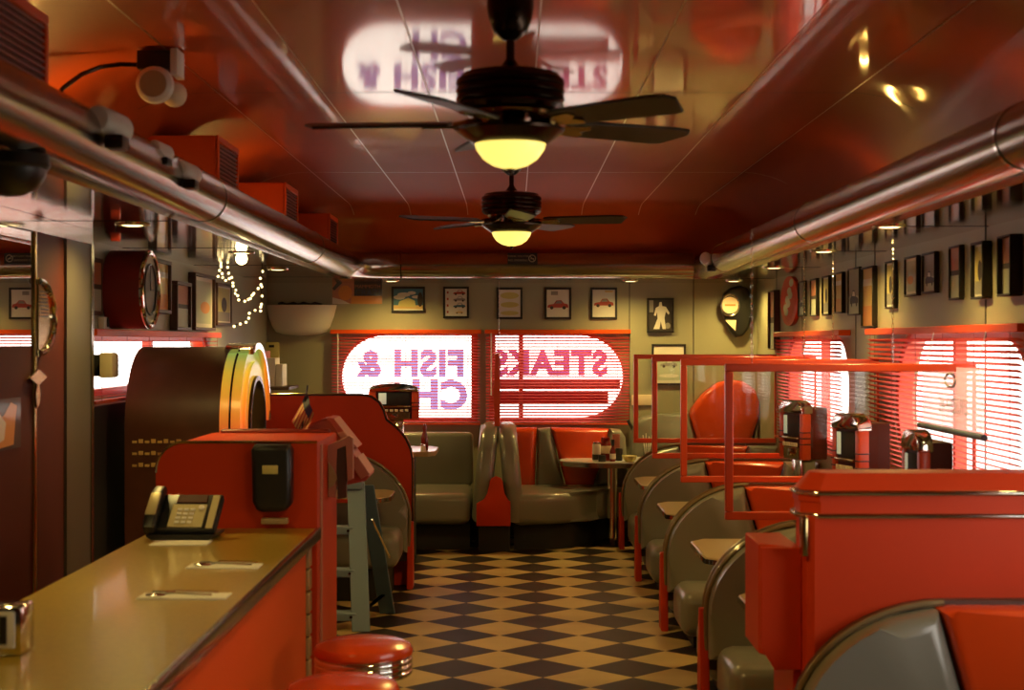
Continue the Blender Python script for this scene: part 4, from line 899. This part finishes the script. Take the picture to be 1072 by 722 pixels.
t = thing('paper_holder', 'tan hanging paper holder at the right end of the red cabinet', 'paper holder', (wx(338, 6.5), 6.5, wz(519, 6.5)))
def S3(px, py): return (wx(px, 6.6), wz(py, 6.6))
MB().prism([S3(*p) for p in [(322, 467), (347, 455), (351, 458), (351, 500), (345, 503), (344, 465), (334, 469), (333, 520), (325, 519)]], 'xz', 6.56, 6.60, bev=0.002, seg=1).xf(lambda v: (v.x + 0.078, v.y, v.z)).build('card', M_salmon, t)
MB().prism([S3(*p) for p in [(333, 469), (344, 464), (344, 520), (335, 522)]], 'xz', 6.57, 6.60).xf(lambda v: (v.x + 0.078, v.y, v.z)).build('dark_sheet', M_brown, t)
MB().prism([S3(*p) for p in [(326, 483), (332, 492), (335, 500), (331, 507), (326, 510)]], 'xz', 6.545, 6.56).xf(lambda v: (v.x + 0.078, v.y, v.z)).build('folded_paper', M_tan, t)
# desk phone
t = thing('desk_phone', 'black and silver desk phone at the far end of the counter', 'telephone', (wx(193, 5.9), 5.9, 0.87), rz=math.radians(-3))
L = dict(parent=t, local=True)
tl = math.radians(38)
def ph(v): return (v.x, v.y * math.cos(tl) - v.z * math.sin(tl) * 0.9, 0.012 + (v.y + 0.085) * math.sin(tl) + v.z * math.cos(tl))
MB().prism([(-0.10, 0.0), (0.11, 0.0), (0.13, 0.018), (0.13, 0.03), (-0.12, 0.03), (-0.12, 0.018)], 'xz', -0.09, 0.09).xf(lambda v: (v.x, v.y, v.z * 0.7)).build('foot', M_black, **L)
MB().box(-0.13, 0.135, -0.085, 0.105, 0.0, 0.035, bev=0.008).xf(ph).build('body', M_black, **L)
MB().box(-0.045, 0.085, -0.075, 0.045, 0.034, 0.040, bev=0.002, seg=1).xf(ph).build('key_panel', M_silver, **L)
MB().box(0.098, 0.125, -0.08, 0.095, 0.034, 0.040, bev=0.002, seg=1).xf(ph).build('side_panel', M_silver, **L)
b = MB()
for i in range(4):
    for j in range(3): b.box(-0.022 + 0.024 * j, -0.004 + 0.024 * j, -0.058 + 0.022 * i, -0.046 + 0.022 * i, 0.039, 0.044, bev=0.002, seg=1)
b.xf(ph).build('keys', M_paper, **L)
MB().lathe([(0.011, 0.039), (0.011, 0.045), (0, 0.046)], (0.066, 0.025, 0), n=16).xf(ph).build('round_button', M_paper, **L)
MB().box(-0.035, 0.08, 0.055, 0.098, 0.034, 0.039, bev=0.002, seg=1).xf(ph).build('display', M_darkred, **L)
b = MB(); b.prism([(-0.105, 0.034), (-0.105, 0.065), (-0.06, 0.085), (0.07, 0.085), (0.115, 0.066), (0.115, 0.034), (0.075, 0.036), (0.05, 0.06), (-0.05, 0.06), (-0.07, 0.036)], 'yz', -0.128, -0.080, bev=0.012, seg=3); b.xf(ph).build('handset', M_black, **L)
MB().box(-0.124, -0.084, -0.06, 0.055, 0.083, 0.090, bev=0.004).xf(ph).build('handset_grip', M_silver, **L)
tag(MB().box(wx(160, 5.72), wx(219, 5.72), 5.66, 5.78, 0.8705, 0.874).build('paper_card', M_paper), 'white card lying on the counter in front of the phone', 'card')
# place settings
def setting(yc, xc, w_, which, rz):
    a = tag(MB().box(xc - w_ / 2, xc + w_ / 2, yc - 0.055, yc + 0.055, 0.8705, 0.8735, bev=0.001, seg=1).box(xc - w_ / 2 + .004, xc + w_ / 2, yc - 0.052, yc + 0.01, 0.8735, 0.876).build('paper_napkin', M_paper), 'folded white paper napkin %s' % which[0], 'napkin', 'paper napkins on the counter')
    sp = MB(); z = 0.879; xs_ = xc - w_ / 2 + 0.05
    sp.ball((xs_, yc - 0.02, z), 1, 0.030, 0.019, 0.006, 14, 8); sp.tube([(xs_ + 0.025, yc - 0.02, z + .002), (xs_ + 0.05, yc - 0.02, z + .005), (xs_ + 0.16, yc - 0.018, z)], 0.003, 6)
    tag(sp.build('spoon', M_chrome), 'steel spoon on the napkin %s' % which[1], 'spoon', 'cutlery on the counter')
    f = MB(); y0 = yc + 0.025
    f.tube([(xs_ + 0.045, y0, z + .004), (xs_ + 0.17, y0 + .004, z)], 0.003, 6); f.box(xs_ + 0.02, xs_ + 0.047, y0 - 0.011, y0 + 0.011, z + .001, z + .004)
    for q in range(4): f.box(xs_ - 0.02, xs_ + 0.022, y0 - 0.0105 + 0.006 * q, y0 - 0.0075 + 0.006 * q, z + .001, z + .004)
    tag(f.build('fork', M_chrome), 'steel fork on the napkin %s' % which[1], 'fork', 'cutlery on the counter')
setting(5.13, wx(235, 5.13), 0.235, ('on the counter nearer the phone', 'nearer the phone'), 0)
setting(4.52, wx(193, 4.52), 0.255, ('on the counter farther from the phone', 'farther from the phone'), 0)
# napkin dispenser at the left edge
t = thing('napkin_dispenser', 'chrome napkin dispenser at the left edge of the counter', 'napkin dispenser', (wx(8, 3.7), 3.7, 0.87))
x = wx(8, 3.7); MB().box(x - 0.06, x + 0.045, 3.66, 3.76, 0.8705, 0.985, bev=0.008).build('chrome_case', M_chrome, t)
MB().box(x - 0.045, x + 0.03, 3.655, 3.665, 0.89, 0.975, bev=0.003).build('napkins', M_paper, t); MB().box(x - 0.005, x + 0.012, 3.652, 3.656, 0.90, 0.965).build('dark_slot', M_black, t)
# stools
def stool(loc, label):
    t = thing('bar_stool', label, 'stool', loc, group='red topped chrome bar stools'); L = dict(parent=t, local=True)
    MB().lathe([(0.16, 0.545), (0.167, 0.552), (0.168, 0.565), (0.160, 0.580), (0.13, 0.592), (0.07, 0.598), (0, 0.600)], n=40).build('seat', M_redvin, **L)
    pr = [(0.02, 0.475), (0.145, 0.475), (0.158, 0.480)]
    for k in range(3): pr += [(0.164, 0.485 + 0.02 * k), (0.166, 0.492 + 0.02 * k), (0.164, 0.499 + 0.02 * k), (0.160, 0.502 + 0.02 * k)]
    MB().lathe(pr + [(0.162, 0.546), (0.02, 0.546)], n=40).build('ribbed_ring', M_chrome, **L)
    MB().cyl((0, 0, 0.03), (0, 0, 0.48), 0.035, 20).build('post', M_chrome, **L)
    MB().lathe([(0.18, 0), (0.18, 0.012), (0.12, 0.03), (0.05, 0.055), (0.036, 0.06)], n=32).build('base', M_chrome, **L)
    return t
st = stool((-0.508, 5.32, 0), 'farther of two red topped stools beside the counter')
dup(st, (-0.508, 4.70, 0), 'nearer red topped stool at the bottom edge, cut off by the frame')
# step ladder
t = thing('step_ladder', 'grey aluminium step ladder standing behind the red cabinet', 'ladder', (-1.05, 8.8, 0))
def bar(name, p, q, w_, d_, m, par=None):
    p, q = Vector(p), Vector(q); b = MB(); b.box(-w_ / 2, w_ / 2, -d_ / 2, d_ / 2, 0, 1, bev=0.004, seg=1)
    b.xf(lambda v: p.lerp(q, v.z) + Vector((v.x, v.y, 0))); return b.build(name, m, par or t)
for s, xt, xb in ((1, -0.90, -0.845), (-1, -1.22, -1.28)):
    bar('front_rail', (xb, 8.72, 0.0), (xt, 8.98, 0.80), 0.10, 0.03, M_ladder)
    bar('rear_rail', (xb + s * 0.10, 9.30, 0.0), (xt + s * 0.05, 9.06, 0.78), 0.09, 0.03, M_ladderb)
    bar('side_brace', (xb + s * .03, 8.80, 0.12), (xb + s * 0.08, 9.25, 0.12), 0.03, 0.012, M_ladder)
for z in (0.10, 0.33, 0.56):
    k = z / 0.80; b = MB(); xr = -0.845 - 0.055 * k; xl = -1.28 + 0.06 * k; yy = 8.72 + 0.26 * k
    b.box(xl, xr - 0.02, yy - 0.02, yy + 0.085, z - 0.045, z, bev=0.005, seg=1); stp = b.build('tread', M_ladder, t)
    MB().lathe([(0.008, -0.006), (0.008, 0), (0, -0.008)], (xr - 0.05, yy - 0.018, z - 0.022), 'y', 10).build('bolt', M_fan, stp)
MB().box(-1.26, -0.86, 8.93, 9.10, 0.765, 0.82, bev=0.01).build('top_cap', M_ladder, t)
b = MB(); b.tube([(-0.80, 8.9, 0.6), (-0.72, 9.15, 0.35)], 0.006, 6); b.build('spreader', M_chrome, t)

# red partition with stepped curve
t = thing('booth_screen', 'tall red partition with stepped curved edge behind the ladder', 'booth wall', (-1.3, 10.4, 0))
pq = [(432, 560), (432, 480), (430, 470), (425, 459), (417, 449), (410, 443), (404.5, 439), (402, 430), (397, 421), (389, 415), (378, 413), (276, 413), (207, 413)]
pf = [(-0.667, 0.0)] + [(wx(x, 10.38), wz(y, 10.38)) for x, y in pq] + [(XL + 0.012, 0.0)]
pf[-2] = (XL + 0.012, pf[-2][1])
MB().prism(pf, 'xz', 10.38, 10.50, bev=0.003, seg=1).build('panel', M_redlam, t)
MB().tube([(x, 10.378, z) for x, z in pf[:-1]], 0.007, 6).build('edge_trim', M_blackrub, t)
MB().tube([(x + 0.004, 10.372, z + .005) for x, z in pf[1:-1]], 0.0035, 6).build('brass_bead', M_gold, t)
bench((0.165, 10.29, 0), 'grey booth bench in front of the tall red partition, left side', sides=(-1,), mirror=-1, x0=0.855, x1=2.18, zs=1.09, cz=(0.20, 0.43))
lt = booth_table((0, 9.70, 0), 'tan booth table between the ladder and the left booth bench', mirror=-1, x0=0.745, x1=2.03, z=0.67, h=0.28)
# left back booth table with selector
t = thing('booth_table', 'tan table end beyond the red partition in the left back booth', 'table', (-1.2, 11.25, 0), group='tan booth tables with clipped corners')
MB().prism([(-0.55, 11.10), (-0.60, 11.0), (-2.05, 11.0), (-2.05, 11.62), (-0.60, 11.62), (-0.55, 11.52)], 'xy', 0.80, 0.835, bev=0.004, seg=1).build('table_top', M_tan, t)
MB().cyl((-1.3, 11.3, 0.02), (-1.3, 11.3, 0.81), 0.04, 16).build('pedestal', M_chrome, t); MB().lathe([(0.24, 0), (0.24, 0.015), (0.06, 0.045), (0.04, 0.05)], (-1.3, 11.3, 0)).build('foot_plate', M_fan, t)
MB().box(-1.9, -0.72, 11.05, 11.6, 0.02, 0.795).build('table_shade_fill', M_dark, t)  # near-black box stands in for the shade beneath the table
dup(s1, (wx(410, 11.1), 11.28, 0.836), 'large chrome and red music selector standing behind the red partition', rz=math.radians(6)).scale = (1.2, 1.0, 0.72)
x, y = wx(444.5, 11.15), 11.15
t = thing('ketchup_bottle', 'slim red sauce bottle on the table end beside the left selector', 'bottle', (x, y, 0.835))
MB().lathe([(0.022, 0), (0.026, 0.01), (0.026, 0.09), (0.012, 0.13), (0.012, 0.16)], (x, y, 0.835), n=16).build('bottle_body', M_ketchup, t); MB().lathe([(0.015, 0.15), (0.010, 0.185), (0, 0.187)], (x, y, 0.835), n=12).build('cap', M_ketchup, t)
x -= 0.0; y = 11.06; t = thing('salt_shaker', 'small pale salt shaker at the table end in the left back booth', 'salt shaker', (wx(443, 11.06), y, 0.835)); x = wx(443, 11.06)
MB().lathe([(0.018, 0), (0.02, 0.01), (0.016, 0.04)], (x, y, 0.835), n=14).build('glass_body', M_paper, t); MB().lathe([(0.017, 0.04), (0.016, 0.05), (0, 0.056)], (x, y, 0.835), n=14).build('lid', M_chrome, t)

# jukebox
t = thing('jukebox', 'arched walnut jukebox with glowing yellow and orange tubes by left wall', 'jukebox', (-1.475, 8.41, 0))
L = dict(parent=t, local=True); CZ, RR = 1.165, 0.41
bodyp = [(-RR, 0.06), (RR, 0.06), (RR, CZ)] + arc(0, CZ, RR, RR, 0, 180, 24)[1:-1] + [(-RR, CZ)]
MB().prism(bodyp, 'yz', -0.50, -0.02, bev=0.006, seg=1).build('cabinet', M_wood, **L)
MB().box(-0.48, -0.04, -0.39, 0.39, 0.0, 0.07).build('plinth', M_dark, **L)
def archband(r0, r1, x0_, x1_, m, nm, zb=0.34, a0=0, a1=180, rnd=0.03, legs=True):
    P = arc(0, CZ, r1, r1, a0, a1, 28); Q = arc(0, CZ, r0, r0, a1, a0, 28)
    if legs: P = [(r1, zb)] + P + [(-r1, zb)]; Q = [(-r0, zb)] + Q + [(r0, zb)]
    return MB().prism(P + Q, 'yz', x0_, x1_, bev=rnd, seg=4).build(nm, m, **L)
archband(0.335, 0.408, -0.02, 0.085, M_juke, 'outer_tube')
archband(0.255, 0.330, -0.02, 0.10, M_juke, 'inner_tube')
archband(0.232, 0.256, -0.02, 0.115, M_fan, 'dark_arch', rnd=0.006)
archband(0.400, 0.430, -0.04, 0.115, M_chrome, 'chrome_cap', a0=0, a1=112, rnd=0.008, legs=False)
for xs_ in (0.032,): MB().tube([(xs_, -0.411, 0.34)] + [(xs_, y, z) for y, z in arc(0, CZ, 0.411, 0.411, 180, 115, 14)], 0.006, 6).build('brass_strip', M_fan, **L)
MB().prism([(-0.23, 0.80), (0.23, 0.80), (0.23, CZ)] + arc(0, CZ, 0.23, 0.23, 0, 180, 20)[1:-1] + [(-0.23, CZ)], 'yz', -0.02, 0.03).build('title_window', M_jukewin, **L)
MB().box(-0.02, 0.11, -0.23, 0.23, 0.74, 0.80, bev=0.01).build('selector_shelf', M_chrome, **L)
MB().box(-0.02, 0.04, -0.235, 0.235, 0.10, 0.73, bev=0.01).build('speaker_grille', M_gold, **L)
MB().box(-0.03, 0.09, -0.41, 0.41, 0.05, 0.34, bev=0.02).build('lower_front', M_wood, **L)
for z, xa, xb in ((1.088, -0.46, -0.08), (1.028, -0.46, -0.20), (0.968, -0.46, -0.20)):
    b = MB()
    for k in range(int((xb - xa) / 0.032)): b.box(xa + 0.032 * k, xa + 0.032 * k + 0.022, -0.416, -0.408, z, z + 0.012 + 0.008 * (k % 2))
    b.build('side_vent', A_sand, **L)

# drum clock
t = thing('drum_clock', 'deep dark red drum clock with chrome rim on the left wall', 'clock', (XL, 8.13, 1.87))
MB().lathe([(0.19, 0.001), (0.202, 0.01), (0.202, 0.19), (0.195, 0.20)], (XL, 8.13, 1.87), 'x', 40).build('drum', M_clockred, t)
MB().tube([(XL + 0.203, 8.13 + 0.19 * math.cos(a * PI / 20), 1.87 + 0.19 * math.sin(a * PI / 20)) for a in range(40)], 0.014, 8, closed=True).build('chrome_rim', M_chrome, t)
MB().lathe([(0.18, 0.0), (0.18, 0.006), (0, 0.008)], (XL + 0.195, 8.13, 1.87), 'x', 36).build('dial', A_grey, t)
MB().tube([(XL + 0.206, 8.13 + 0.13 * math.cos(a * PI / 20), 1.87 + 0.13 * math.sin(a * PI / 20)) for a in range(40)], 0.005, 6, closed=True).build('dial_ring', A_dark, t)
b = MB(); b.box(XL + 0.206, XL + 0.209, 8.125, 8.135, 1.87, 2.0); b.box(XL + 0.206, XL + 0.209, 8.13, 8.21, 1.865, 1.873); b.build('clock_hands', M_black, t)
# mirror and clock on the front bay
t = thing('wall_mirror', 'tall mirror with brass edge at the left margin reflecting the back wall', 'mirror', (-1.89, 4.9, 0.35))
MB().box(-1.899, -1.885, 3.4, 6.18, 1.585, 2.03).build('glass', M_mirror, t)
MB().box(-1.899, -1.887, 3.4, 6.18, 0.35, 1.583).build('lower_panel', M_darkred, t)
MB().box(-1.90, -1.876, 6.18, 6.21, 0.30, 2.036, bev=0.004).build('brass_edge', M_gold, t)
b = MB(); zc = wz(395, 6.19); b.prism([(6.195 - 0.11, zc), (6.195, zc - 0.032), (6.195 + 0.11, zc), (6.195, zc + 0.032)], 'yz', -1.878, -1.866); b.build('diamond_ornament', M_gold, t)
b = MB(); zc = wz(412, 6.19); b.prism([(6.195 - 0.03, zc), (6.195 - .012, zc - 0.055), (6.195 + 0.02, zc - .04), (6.195 + 0.03, zc), (6.195, zc + 0.05)], 'yz', -1.878, -1.868); b.build('drop_ornament', M_gold, t)
t = thing('half_clock', 'half round chrome and gold wall ornament beside the mirror edge', 'wall ornament', (-1.9, 6.22, 1.7))
hc, hr_ = wz(332, 6.22), 0.142
MB().tube([(-1.87, 6.215 + 0.20 * math.sin(a * PI / 20), hc + hr_ * math.cos(a * PI / 20)) for a in range(21)], 0.014, 8).build('chrome_rim', M_chrome, t)
b = MB(); b.prism([(6.215 + 0.185 * math.sin(a * PI / 20), hc + 0.135 * math.cos(a * PI / 20)) for a in range(21)], 'yz', -1.899, -1.872); b.build('gold_face', M_gold, t)
b = MB()
for k in range(8): b.box(-1.872, -1.868, 6.23, 6.33, hc + 0.1 - 0.014 * k, hc + 0.104 - 0.014 * k)
b.build('dark_lines', M_black, t)
pt = thing('poster', 'small orange and white poster on the dark panel below the mirror', 'poster', (-1.886, 5.9, 1.2))
MB().box(-1.886, -1.882, 5.60, 6.02, 1.20, 1.39).build('sheet', A_dark, pt)
b = MB(); zc = 1.29
b.raw([(-1.8815, y, z) for y, z in [(5.74, 1.21), (5.93, 1.215), (5.95, 1.30), (5.97, 1.36), (5.90, 1.375), (5.82, 1.33), (5.75, 1.31)]], [tuple(range(7))]); b.build('orange_shape', A_orange, pt, smooth=False)
b = MB(); b.raw([(-1.881, y, z) for y, z in [(5.70, 1.22), (5.82, 1.24), (5.84, 1.30), (5.76, 1.34), (5.70, 1.31)]], [tuple(range(5))]); b.build('white_shape', A_white, pt, smooth=False)
# black dome, red tag, wall boxes on the left
t = thing('dome_camera', 'black dome camera under the left soffit at the top left', 'camera', (-1.52, 4.60, 2.0))
xd = wx(9, 4.2); t.location = (xd, 4.2, 2.1); WL[t.name] = Vector((xd, 4.2, 2.1))
MB().lathe([(0.105, 2.099), (0.108, 2.07), (0.10, 2.06)], (xd, 4.2, 0), n=32).build('mount_ring', M_black, t)
MB().lathe([(0.10, 2.062), (0.095, 2.04), (0.075, 2.01), (0.04, 1.992), (0, 1.986)], (xd, 4.2, 0), n=32).build('dome', M_black, t)
t = thing('hanging_tag', 'small red square tag hanging below the left soffit', 'tag', (-1.70, 6.8, 2.02))
MB().box(wx(116, 6.8), wx(126, 6.8), 6.79, 6.81, wz(252.5, 6.8), wz(243, 6.8), bev=0.003, seg=1).build('card', M_clockred, t); MB().cyl((wx(121, 6.8), 6.8, wz(243, 6.8)), (wx(121, 6.8), 6.8, 2.1), 0.003, 6).build('hook', M_black, t)
t = thing('pay_box', 'beige wall box with dark side left of the jukebox', 'wall box', (-1.95, 7.45, 1.4))
MB().box(wx(104, 7.3), wx(117.5, 7.3), 7.30, 7.40, wz(395.5, 7.3), wz(369, 7.3), bev=0.006).build('front_case', M_beige, t)
MB().box(XL + 0.001, wx(121, 7.4), 7.40, 7.46, wz(394, 7.4), wz(371, 7.4), bev=0.004).build('mount_plate', M_black, t)
t = thing('thermostat', 'small pale thermostat on left wall below the reddish brown poster', 'thermostat', (XL, 7.95, 1.65))
MB().box(XL + 0.001, XL + 0.035, wd(102, XL), wd(107, XL), wz(344, 7.7), wz(331, 7.7), bev=0.006).build('case', M_white, t); MB().box(XL + 0.034, XL + 0.038, wd(104.5, XL), wd(106.5, XL), wz(342, 7.9), wz(332, 7.9)).build('slot', M_dark, t)

# red louvred vents along the left cove
def vent(loc, label):
    t = thing('ceiling_vent', label, 'vent', loc, group='red louvred vents along the left cove'); L = dict(parent=t, local=True)
    MB().box(-0.52, 0.0, 0, 0.52, -0.01, 0.225, bev=0.012).build('vent_box', M_orlam, **L)
    for bx in ((0.0, 0.012, 0, 0.52, 0.195, 0.225), (0.0, 0.012, 0, 0.52, -0.01, 0.02), (0.0, 0.012, 0, 0.03, 0.02, 0.195), (0.0, 0.012, 0.49, 0.52, 0.02, 0.195)): MB().box(*bx, bev=0.003, seg=1).build('grille_frame', M_orlam, **L)
    MB().box(-0.005, 0.002, 0.03, 0.49, 0.02, 0.195).build('grille_back', M_darkred, **L)
    b = MB()
    for k in range(9): b.box(0.001, 0.009, 0.03, 0.49, 0.028 + 0.019 * k, 0.036 + 0.019 * k)
    b.build('louvres', M_clockred, **L); return t
v1 = vent((-1.33, 7.04, 2.30), 'red louvred vent on the left cove above the twin spot lamps, second from front')
dup(v1, (-1.33, 3.95, 2.30), 'red louvred vent at the top left corner of the view')
dup(v1, (-1.33, 9.12, 2.30), 'red louvred vent on the left cove, third from the front')
dup(v1, (-1.33, 11.30, 2.30), 'smallest red louvred vent on the left cove, near the back corner')
# flood lamp on a junction box
t = thing('flood_lamp', 'white flood lamp under a black junction box on the left ceiling edge', 'lamp', (-1.25, 5.5, 2.6))
MB().box(wx(143, 5.5), wx(178, 5.5), 5.50, 5.62, wz(72, 5.5), wz(52, 5.5), bev=0.004).build('junction_box', M_black, t)
MB().box(wx(178, 5.5), wx(187, 5.5) - .005, 5.50, 5.62, wz(78, 5.5), wz(50, 5.5), bev=0.003).build('side_plate', M_white, t)
hc_ = Vector((wx(164, 5.5), 5.5, wz(90, 5.5)))
MB().lathe([(0.0, -0.055), (0.050, -0.055), (0.062, -0.045), (0.066, -0.02), (0.055, 0.03), (0.035, 0.07), (0.0, 0.08)], hc_, 'y', 28).build('lamp_head', M_white, t)
b = MB(); b.lathe([(0.0, -0.06), (0.046, -0.057), (0.048, -0.05)], hc_, 'y', 24); b.build('lens', M_beige, t)
MB().ball((wx(180, 5.5), 5.54, wz(97, 5.5)), 0.045).build('sensor_head', M_cream, t)
MB().cyl((hc_.x, 5.53, hc_.z + .05), (hc_.x, 5.55, wz(72, 5.5)), 0.025, 14).build('neck', M_white, t)
b = MB(); b.tube([(wx(143, 5.5), 5.53, wz(66, 5.5)), (wx(125, 5.5), 5.52, wz(66, 5.5)), (wx(105, 5.5), 5.50, wz(70, 5.5)), (wx(85, 5.45), 5.45, wz(78, 5.45)), (wx(66, 5.4), 5.40, wz(92, 5.4)), (wx(52, 5.35), 5.35, wz(110, 5.35))], 0.008, 8); b.build('conduit', M_fan, t)
# spot lamps on the duct
def spot(px, py, d, label, s=1.0, X=None):
    x, z = wx(px, d), wz(py, d); t = thing('spot_lamp', label, 'spot lamp', (x, d, z), group='white spot lamps clamped to the steel ducts')
    MB().lathe([(0.0, -0.05 * s), (0.036 * s, -0.05 * s), (0.042 * s, -0.04 * s), (0.042 * s, 0.04 * s), (0.036 * s, 0.05 * s), (0, 0.055 * s)], (x, d, z), 'y', 22).xf(lambda v: (x + (v.x - x) * .9 + (v.y - d) * .5, v.y, z + (v.z - z) - (v.y - d) * .2)).build('lamp_head', M_white, t)
    MB().box(x - 0.005, x + 0.05 * s, d - 0.05, d + 0.03, z - 0.075 * s, z - 0.035 * s, bev=0.006).build('clamp', M_black, t)
spot(115, 130, 4.60, 'white spot lamp on the left duct under the flood lamp')
spot(168, 158, 5.42, 'half hidden black and white spot lamp on the left duct, farther of a pair', 0.7)
spot(195, 180, 5.72, 'white spot lamp on the left duct beside the red vent', 0.85)
spot(741, 272, 11.3, 'white spot lamp at the back corner of the right duct', 1.1)
# fairy lights
t = thing('fairy_lights', 'string of glowing fairy lights draped at the left back wall', 'string lights', (-1.8, 10.0, 2.05))
YL = 10.2
def fl(px, py, d=YL): return Vector((wx(px, d), d, wz(py, d)))
strands = [[(240, 247), (238, 262), (232, 275), (229, 288), (236, 292), (243, 291), (244, 300), (247, 306), (251, 313), (256, 315), (262, 312), (267, 306), (270, 301), (273, 297), (274, 283), (275, 266)],
           [(275, 270), (266, 273), (258, 265), (247, 266), (238, 268), (231, 260)], [(273, 300), (274, 317), (273, 324), (262, 327), (259, 336), (246, 340)], [(232, 262), (231, 270), (233, 286)], [(239, 250), (239, 280), (238, 286)]]
b = MB(); bulbs = []
for stv in strands:
    pts = [fl(*p) for p in stv]; b.tube(pts, 0.0025, 5); bulbs += pts
    for i in range(len(pts) - 1):
        if (pts[i + 1] - pts[i]).length > 0.04: bulbs.append((pts[i] + pts[i + 1]) / 2)
b.build('wire', M_fan, t)
for p in bulbs[:70]:
    q = p + Vector((random.uniform(-.006, .006), random.uniform(-.02, .02), random.uniform(-.01, .004)))
    MB().ball(q, 0.009, n=8, m=5).build('bulb', M_fairy, t)

# small warm lamps lying on the soffits behind the ducts
M_cove = mat('lit cove bulb', (1, .8, .4), 0.3, emit=(1.0, 0.62, 0.12), estr=1.5)
for x, y, lb in ((-1.55, 4.3, 'small warm cove lamp behind the left duct, nearest the viewer'), (-1.55, 5.6, 'small warm cove lamp behind the left duct under the flood lamp'), (-1.55, 8.3, 'small warm cove lamp behind the left duct between two red vents'), (1.70, 5.3, 'small warm cove lamp behind the right duct above the red end wall'), (1.70, 7.7, 'small warm cove lamp behind the right duct above the nearer window')):
    t = thing('cove_lamp', lb, 'lamp', (x, y, 2.215), group='warm cove lamps behind the ducts')
    MB().lathe([(0.03, 2.2152), (0.03, 2.23), (0.018, 2.24)], (x, y, 0), n=16).build('socket', M_white, t)
    MB().ball((x, y, 2.255), 0.018).build('bulb', M_cove, t)
    light('cove_light', 'POINT', (x, y, 2.27), 7.5 if x < 0 else 1.8, (1.0, 0.55, 0.12), 0.02, parent=t)
